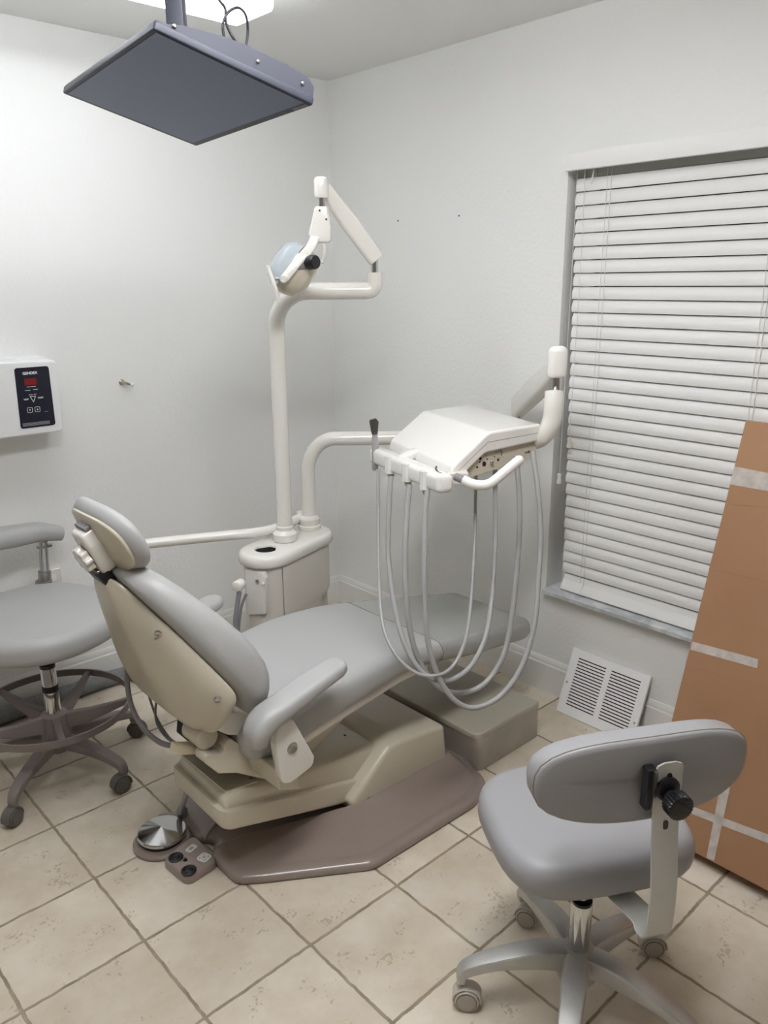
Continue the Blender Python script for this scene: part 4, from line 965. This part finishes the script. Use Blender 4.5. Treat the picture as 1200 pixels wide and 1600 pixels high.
# handle under the head
G().prism(fillet([(-.030, -.016), (.030, -.016), (.030, .016), (-.030, .016)], .004, 3), 0, .05, (V(-0.8031, -1.5264, 1.0571), Ra, V(0,0,1), V(.678,.735,0))).make('handle_block', 'cream_cabinet', du, bevel=.002)
G().tube([V(-0.8582, -1.5661, 1.0788), V(-0.8547, -1.6005, 1.0717)], .011, n=16).make('handle_collar', 'hose_dark', du)
G().tube([V(-0.8591, -1.5951, 1.0751), V(-0.8507, -1.6201, 1.0673), V(-0.8410, -1.6435, 1.0663), V(-0.8252, -1.6569, 1.0695), V(-0.8073, -1.6682, 1.0827), V(-0.7780, -1.6849, 1.1090), V(-0.7518, -1.7000, 1.1320)], .0135, n=20).make('handle', 'white_enamel', du)
G().lathe([(.0135, 0), (.0125, .005), (.009, .010), (.004, .0125)], V(-0.7534, -1.6992, 1.1303), (V(-0.7518, -1.7000, 1.1320)-V(-0.7780, -1.6849, 1.1090)), n=20).make('handle_tip', 'white_enamel', du)
G().tube([V(-0.8840, -1.5176, 1.1056), V(-0.8870, -1.5181, 1.0971), V(-0.8819, -1.5256, 1.0903), V(-0.8745, -1.5331, 1.0885)], .0025, n=8).make('wire_hook', 'steel', du)
# hoses
def hose(px, t0, t1, r, nm='hose', m_='hose_grey'):
    pass
G().tube([V(-0.8927, -1.2869, 1.0596), V(-0.9166, -1.3131, 0.9372), V(-0.9771, -1.3803, 0.7687), V(-1.0333, -1.4567, 0.6588), V(-1.0507, -1.5199, 0.6013), V(-1.0336, -1.5664, 0.5593), V(-1.0008, -1.6042, 0.5402), V(-0.9428, -1.6279, 0.5442), V(-0.8678, -1.6126, 0.5786), V(-0.7757, -1.5588, 0.6433), V(-0.6566, -1.4679, 0.7934), V(-0.5788, -1.4010, 0.9300), V(-0.5628, -1.3859, 1.0415)], .0052, n=12).make('hose', 'hose_grey', du)
G().tube([V(-0.9014, -1.3530, 1.0510), V(-0.9221, -1.3664, 0.9688), V(-0.9522, -1.3950, 0.8258), V(-0.9864, -1.4576, 0.6944), V(-1.0039, -1.5206, 0.6016), V(-0.9898, -1.5734, 0.5364), V(-0.9416, -1.6153, 0.5069), V(-0.8581, -1.6302, 0.5209), V(-0.7654, -1.6097, 0.5743), V(-0.6844, -1.5656, 0.6601), V(-0.5973, -1.5023, 0.8089), V(-0.5704, -1.4744, 0.9428), V(-0.5565, -1.4554, 1.0597)], .0075, n=14).make('hose', 'hose_grey', du)
G().tube([V(-0.9142, -1.4429, 1.0446), V(-0.9345, -1.4536, 0.9701), V(-0.9663, -1.4788, 0.8314), V(-0.9824, -1.5061, 0.6887), V(-0.9732, -1.5310, 0.5750), V(-0.9345, -1.5612, 0.4812), V(-0.8717, -1.5952, 0.4338), V(-0.7867, -1.6279, 0.4421), V(-0.7124, -1.6395, 0.5149), V(-0.6612, -1.6270, 0.6305), V(-0.6022, -1.5957, 0.8122), V(-0.5732, -1.5712, 0.9422), V(-0.5591, -1.5404, 1.0893)], .0082, n=14).make('hose', 'hose_grey', du)
G().tube([V(-0.9151, -1.5142, 1.0413), V(-0.9353, -1.5250, 0.9668), V(-0.9672, -1.5556, 0.8142), V(-0.9860, -1.5858, 0.6574), V(-0.9738, -1.6128, 0.5456), V(-0.9408, -1.6475, 0.4631), V(-0.8869, -1.6827, 0.4281), V(-0.8077, -1.7170, 0.4544), V(-0.7306, -1.7288, 0.5331), V(-0.6675, -1.7164, 0.6404), V(-0.6235, -1.6891, 0.7408), V(-0.5846, -1.6622, 0.8645), V(-0.5566, -1.6247, 0.9893), V(-0.5372, -1.5823, 1.1061)], .0078, n=14).make('hose', 'hose_grey', du)
# ================================================================== near operator stool
def make_caster(W, p, axd, root, mh, mhub, r=.026):
    """p floor point, axd wheel axle direction (world)"""
    axd = Vector(axd).normalized(); c = p+V(0,0,r+.0005)
    cs = G().lathe([(r*.96, -.019), (r, -.016), (r, -.004), (r*.9, -.003), (r*.9, .003), (r, .004), (r, .016), (r*.96, .019)], c, axd, n=26).make('caster', M[mh], root)
    for s in (-1, 1):
        G().lathe([(r*.80, .0185), (r*.80, .0205), (r*.70, .0215), (r*.6, .0212)], c, axd*s, n=22).make('wheel_cap', mhub, cs)
        G().lathe([(r*.86, .0183), (r*.86, .0198), (r*.80, .0200)], c, axd*s, n=22).make('wheel_rim', 'caster_tread', cs)
    fw = axd.cross(V(0,0,1)).normalized()
    hood = [(1.22*r*math.cos(a), 1.22*r*math.sin(a)) for a in [math.radians(-10+i*20) for i in range(11)]]
    hoodi = [(1.06*r*math.cos(a), 1.06*r*math.sin(a)) for a in [math.radians(-10+i*20) for i in range(11)]][::-1]
    G().prism(hood+hoodi, -.0165, .0165, (c, fw, V(0,0,1), axd)).make('caster_hood', M[mh], cs, bevel=.002)
    return cs

NX, NY = -1.155, -2.228
ns = thing('operator_stool', (NX, NY, 0), 'grey vinyl stool with backrest on a silver five-star base, in the right foreground', 'stool')
def R2(deg): a = math.radians(deg); return V(math.cos(a), math.sin(a), 0)
def star(root, cx, cy, a0, r, zh, zt, m_, w0, w1, t0, t1, mh, mhub, cam=None):
    for k in range(5):
        d = R2(a0+72*k); sd = d.cross(V(0,0,1))
        c = V(cx, cy, 0)
        pts = [c+d*.018+V(0,0,zh), c+d*(r*.35)+V(0,0,zh+.004), c+d*(r*.7)+V(0,0,(zh+zt)/2+.008), c+d*(r*.93)+V(0,0,zt+.004), c+d*(r*1.0)+V(0,0,zt-.012), c+d*(r*1.01)+V(0,0,zt-.034)]
        lg_ = G().sweep(pts, sd, [(w0,t0),(w0*.95,t0*.9),((w0+w1)/2,t1*1.1),(w1,t1),(w1*.85,t1*.8),(w1*.7,t1*.7)], rad=.20, n=3, smooth=5).make('leg', m_, root, ang=28)
        ang = math.radians(a0+72*k+ (35, -50, 20, 80, -20)[k]) if cam is None else math.radians(cam+(12,-8,10,30,-20)[k]); axd = V(math.cos(ang), math.sin(ang), 0)
        off = axd.cross(V(0,0,1))*(.012 if cam is None else -.014)
        make_caster(None, c+d*r*1.005+off, axd, lg_, mh, mhub, .0275)
star(ns, NX, NY, -7.5, .258, .142, .106, 'alu', .056, .038, .052, .026, 'caster', 'caster_hub', cam=210)
G().lathe([(.034, .085), (.046, .10), (.050, .14), (.044, .166), (.026, .170)], (NX, NY, 0), n=30).make('hub', 'alu', ns)
G().lathe([(.0225, .165), (.0235, .169), (.0235, .285), (.0225, .289)], (NX, NY, 0), n=28).make('gas_column', 'chrome', ns)
G().lathe([(.0225, .285), (.0225, .296), (.0165, .299)], (NX, NY, 0), n=28).make('column_collar', 'black', ns)
G().lathe([(.0135, .29), (.0135, .40)], (NX, NY, 0), n=22).make('piston', 'chrome', ns)
F = R2(60); Lt = R2(-30)     # F: towards the front of the seat, Lt: lateral
sc0 = V(NX, NY, 0)+Lt*.025+F*.079
def sup(a_, b_, e, n=56, tf=.0):
    o = []
    for i in range(n):
        t_ = 2*PI*i/n; ct, st = math.cos(t_), math.sin(t_)
        r = (abs(ct/a_)**e+abs(st/b_)**e)**(-1/e); x, y = r*ct, r*st
        o.append((x*(1-tf*y/b_), y))
    return o
G().pad(sup(.216, .196, 3.3, tf=.03), .390, .472, .038, (sc0, Lt, F, V(0,0,1)), n=7, crown=.012, rb=.030).make('seat', 'vinyl_stool', ns, ang=60)
G().prism(rrect(.20, .20, .02), .382, .395, (V(NX+.02, NY+.02, 0), Lt, F, V(0,0,1))).make('seat_plate', 'black', ns)
# backrest: curved pad
bc = V(-1.201, -2.374, 0)+F*-.012; 
def barc(s_, zz, off):   # s along the width (curving towards the sitter at the ends)
    return bc+Lt*s_+F*(.55*s_*s_+off)+V(0,0,zz)
BW, BZ, BHH = .222, .700, .088
rings = []
N = 64; outl = sup(BW, BHH, 2.7, N)
def brg(ins, off): return [barc(x, BZ+y, off) for x, y in inset(outl, ins)]
for ins, off in ((.0, .0), (.0, .004)): pass
rings = [brg(.05, -.003), brg(.012, -.0015), brg(.004, .000), brg(0, .004), brg(0, .0055), brg(.0025, .0065), brg(0, .0075), brg(0, .035), brg(.003, .048), brg(.010, .056), brg(.022, .062), brg(.05, .064), brg(.075, .064)]
G().loft(rings).make('backrest', 'vinyl_stool', ns, ang=60)
ou2 = brg(-.0006, .0062); G().tube(ou2+[ou2[0]], .0013, n=6, smooth=0).make('welt', 'seam', ns)
# spring-steel bracket
sx = .020
bb = bc+Lt*sx
path = [V(-1.150, -2.25, .394), V(-1.168, -2.29, .390), bb+V(0,0,.372)+F*.020, bb+V(0,0,.362)-F*.012, bb+V(0,0,.378)-F*.036, bb+V(0,0,.43)-F*.042, bb+V(0,0,.50)-F*.040, bb+V(0,0,.60)-F*.026, bb+V(0,0,.66)-F*.022, bb+V(0,0,.735)-F*.020]
G().sweep(path, Lt, [(.056,.004)]*8+[(.056,.004),(.056,.004)], rad=.3, n=2, smooth=7).make('backrest_bracket', 'bracket', ns, ang=30)
tp = bb+V(0,0,.735)-F*.020
G().prism([(-.028, 0), (.028, 0), (.024, .008), (.012, .013), (-.012, .013), (-.024, .008)], -.002, .002, (tp, Lt, V(0,0,1), F)).make('bracket_tip', 'bracket', ns, smooth=False)
G().prism(rrect(.010, .018, .0048, 4), -.0026, .0026, (bb+V(0,0,.718)-F*.0205, Lt, V(0,0,1), F)).make('bracket_slot', 'black', ns)
G().prism(rrect(.010, .020, .0048, 4), -.0026, .0026, (bb+V(0,0,.618)-F*.0245, Lt, V(0,0,1), F)).make('bracket_slot', 'black', ns)
G().prism(rrect(.020, .085, .003, 3), -.022, -.002, (bb+V(0,0,.695)-Lt*.034, Lt, V(0,0,1), F)).make('bracket_guide', 'black', ns, bevel=.002)
G().prism(rrect(.006, .082, .001, 2), -.028, -.020, (bb+V(0,0,.695)-Lt*.030, Lt, V(0,0,1), F)).make('guide_edge', 'steel', ns)
kz = bb+V(0,0,.682)-F*.024
kb = [((.0245+.0012*math.cos(24*2*PI*i/96))*math.cos(2*PI*i/96), (.0245+.0012*math.cos(24*2*PI*i/96))*math.sin(2*PI*i/96)) for i in range(96)]
G().lathe([(.016, 0), (.016, .022)], kz, F*-1, n=20).make('knob_stem', 'black', ns)
G().pad(kb, .018, .044, .003, (kz, Lt, V(0,0,1), F*-1), n=3).make('adjustment_knob', 'black', ns, ang=40)
G().lathe([(.024, -.0), (.024, .006), (.015, .010)], kz+V(-.004,0,.014)+F*.004, F*-1, n=22).make('knob_washer', 'black', ns)

# ================================================================== far assistant stool
MX, MY = -1.652, -.500
fs = thing('assistant_stool', (MX, MY, 0), 'tall grey stool with a curved arm pad and foot ring, against the left wall', 'stool')
star(fs, MX, MY, 5.0, .278, .115, .092, 'mauve_metal', .046, .034, .046, .026, 'caster_dark', 'caster_dark')
G().lathe([(.030, .075), (.05, .09), (.05, .12), (.042, .215), (.030, .222)], (MX, MY, 0), n=30).make('hub', 'mauve_metal', fs)
G().lathe([(.0245, .215), (.0245, .385), (.0225, .388)], (MX, MY, 0), n=28).make('gas_column', 'chrome', fs)
G().lathe([(.0255, .300), (.0255, .322)], (MX, MY, 0), n=28).make('column_band', 'blackmat', fs)
G().lathe([(.0245, .385), (.0245, .396), (.015, .398)], (MX, MY, 0), n=28).make('column_collar', 'black', fs)
G().lathe([(.0145, .39), (.0145, .50)], (MX, MY, 0), n=22).make('piston', 'chrome', fs)
# foot ring (flat band) with plate spokes
RR, RZ = .247, .238
n_ = 72; ri = [[V(MX+(RR+dx)*math.cos(2*PI*i/n_), MY+(RR+dx)*math.sin(2*PI*i/n_), RZ+dz) for i in range(n_)] for dx, dz in ((-.003,-.012),(.003,-.012),(.004,0),(.003,.012),(-.003,.012))]
g = G(); vs = [p for r in ri for p in r]; fs_ = []
for i in range(5):
    for j in range(n_):
        a = i*n_+j; b_ = i*n_+(j+1) % n_; c_ = ((i+1) % 5)*n_+(j+1) % n_; d_ = ((i+1) % 5)*n_+j; fs_.append((a, b_, c_, d_))
g.add(vs, fs_); g.make('foot_ring', 'mauve_metal', fs, ang=40)
for k in range(5):
    d = R2(40+72*k); c = V(MX, MY, 0); sd = d.cross(V(0,0,1))
    G().loft([[c+d*.03+sd*a+V(0,0,z) for a, z in ((-.012,.155),(.012,.155),(.012,.215),(-.012,.215))], [c+d*.12+sd*a+V(0,0,z) for a, z in ((-.011,.178),(.011,.178),(.011,.222),(-.011,.222))], [c+d*.245+sd*a+V(0,0,z) for a, z in ((-.008,.228),(.008,.228),(.008,.246),(-.008,.246))]]).make('ring_spoke', 'mauve_metal', fs, bevel=.003)
ec = V(-1.636, -.418, 0)
G().pad(sup(.262, .270, 2.3, 56), .470, .560, .040, (ec, R2(20), R2(110), V(0,0,1)), n=7, crown=.014, rb=.036).make('seat', 'vinyl', fs, ang=60)
G().prism(rrect(.2, .2, .02), .455, .474, (V(MX, MY, 0), V(1,0,0), V(0,1,0), V(0,0,1))).make('seat_plate', 'black', fs)
# arm pad on its chrome post
YP = -.135
ap = V(-1.4927, -0.1350, 0.6860); aq = V(-1.5107, -0.1350, 0.5214)
G().tube([V(aq.x+.002, YP, .50), V((aq.x+ap.x)/2, YP, (aq.z+ap.z)/2-.02)], .0225, n=20).make('arm_post', 'steel', fs)
G().tube([V((aq.x+ap.x)/2, YP, (aq.z+ap.z)/2-.03), V(ap.x, YP, ap.z+.01)], .0165, n=20).make('arm_post_inner', 'chrome', fs)
G().lathe([(.0285, -.014), (.0295, -.010), (.0295, .010), (.0285, .014)], V(aq.x+.001, YP, aq.z+.014), n=22).make('post_collar', 'steel', fs)
G().tube([V(aq.x-.02, YP-.01, aq.z+.012), V(aq.x-.040, YP-.018, aq.z+.010)], .003, n=8).make('thumb_screw_shaft', 'steel', fs)
G().lathe([(.014, -.003), (.014, .003)], V(aq.x-.042, YP-.018, aq.z+.010), (1,.4,.1), n=16).make('thumb_screw', 'brass', fs)
G().sweep([V(aq.x+.002, YP, .505), V(aq.x-.0, YP-.01, .462), V(aq.x-.04, YP-.10, .452), V(MX, MY+.08, .452)], V(1,.0,0), [(.03,.012)], n=2).make('arm_support', 'steel', fs)
A_ = [V(-1.4289, -0.1350, 0.7134), V(-1.5065, -0.1400, 0.7365), V(-1.6008, -0.1600, 0.7453), V(-1.7058, -0.2000, 0.7600), V(-1.8361, -0.2900, 0.7769), V(-1.9349, -0.4000, 0.7832)]
G().sweep(A_, V(0,1,0), [(.070,.050),(.092,.066),(.098,.072),(.098,.072),(.09,.066),(.07,.05)], rad=.46, n=6, smooth=7).make('arm_pad', 'vinyl', fs, ang=60)
G().prism(rrect(.05, .035, .01), -.012, -.004, (V(ap.x+.002, YP, ap.z), V(1,0,0), V(0,1,0), V(0,0,1))).make('arm_plate', 'steel', fs)

# ================================================================== light, world, camera
w = bpy.data.worlds.new('World'); S.world = w; w.use_nodes = True
w.node_tree.nodes['Background'].inputs[0].default_value = (0.02, 0.022, 0.03, 1); w.node_tree.nodes['Background'].inputs[1].default_value = 0.3
cam = bpy.data.cameras.new('camera'); co_c = bpy.data.objects.new('camera', cam); COL.objects.link(co_c)
CF = 1235.406
co_c.matrix_world = Matrix(((0.733897, 0.192919, -0.651290,-2.43455),(-0.679237, 0.200360, -0.706040,-2.98392),(-0.005716, 0.960541, 0.278081,1.59059),(0,0,0,1)))
cam.sensor_fit = 'VERTICAL'; cam.sensor_height = 36.0; cam.lens = CF*36.0/1600.0; cam.clip_start = .05; cam.clip_end = 50
S.camera = co_c
S.view_settings.view_transform = 'Standard'; S.view_settings.look = 'None'; S.view_settings.exposure = 0.04; S.view_settings.gamma = 1.0
S.view_settings.use_curve_mapping = False
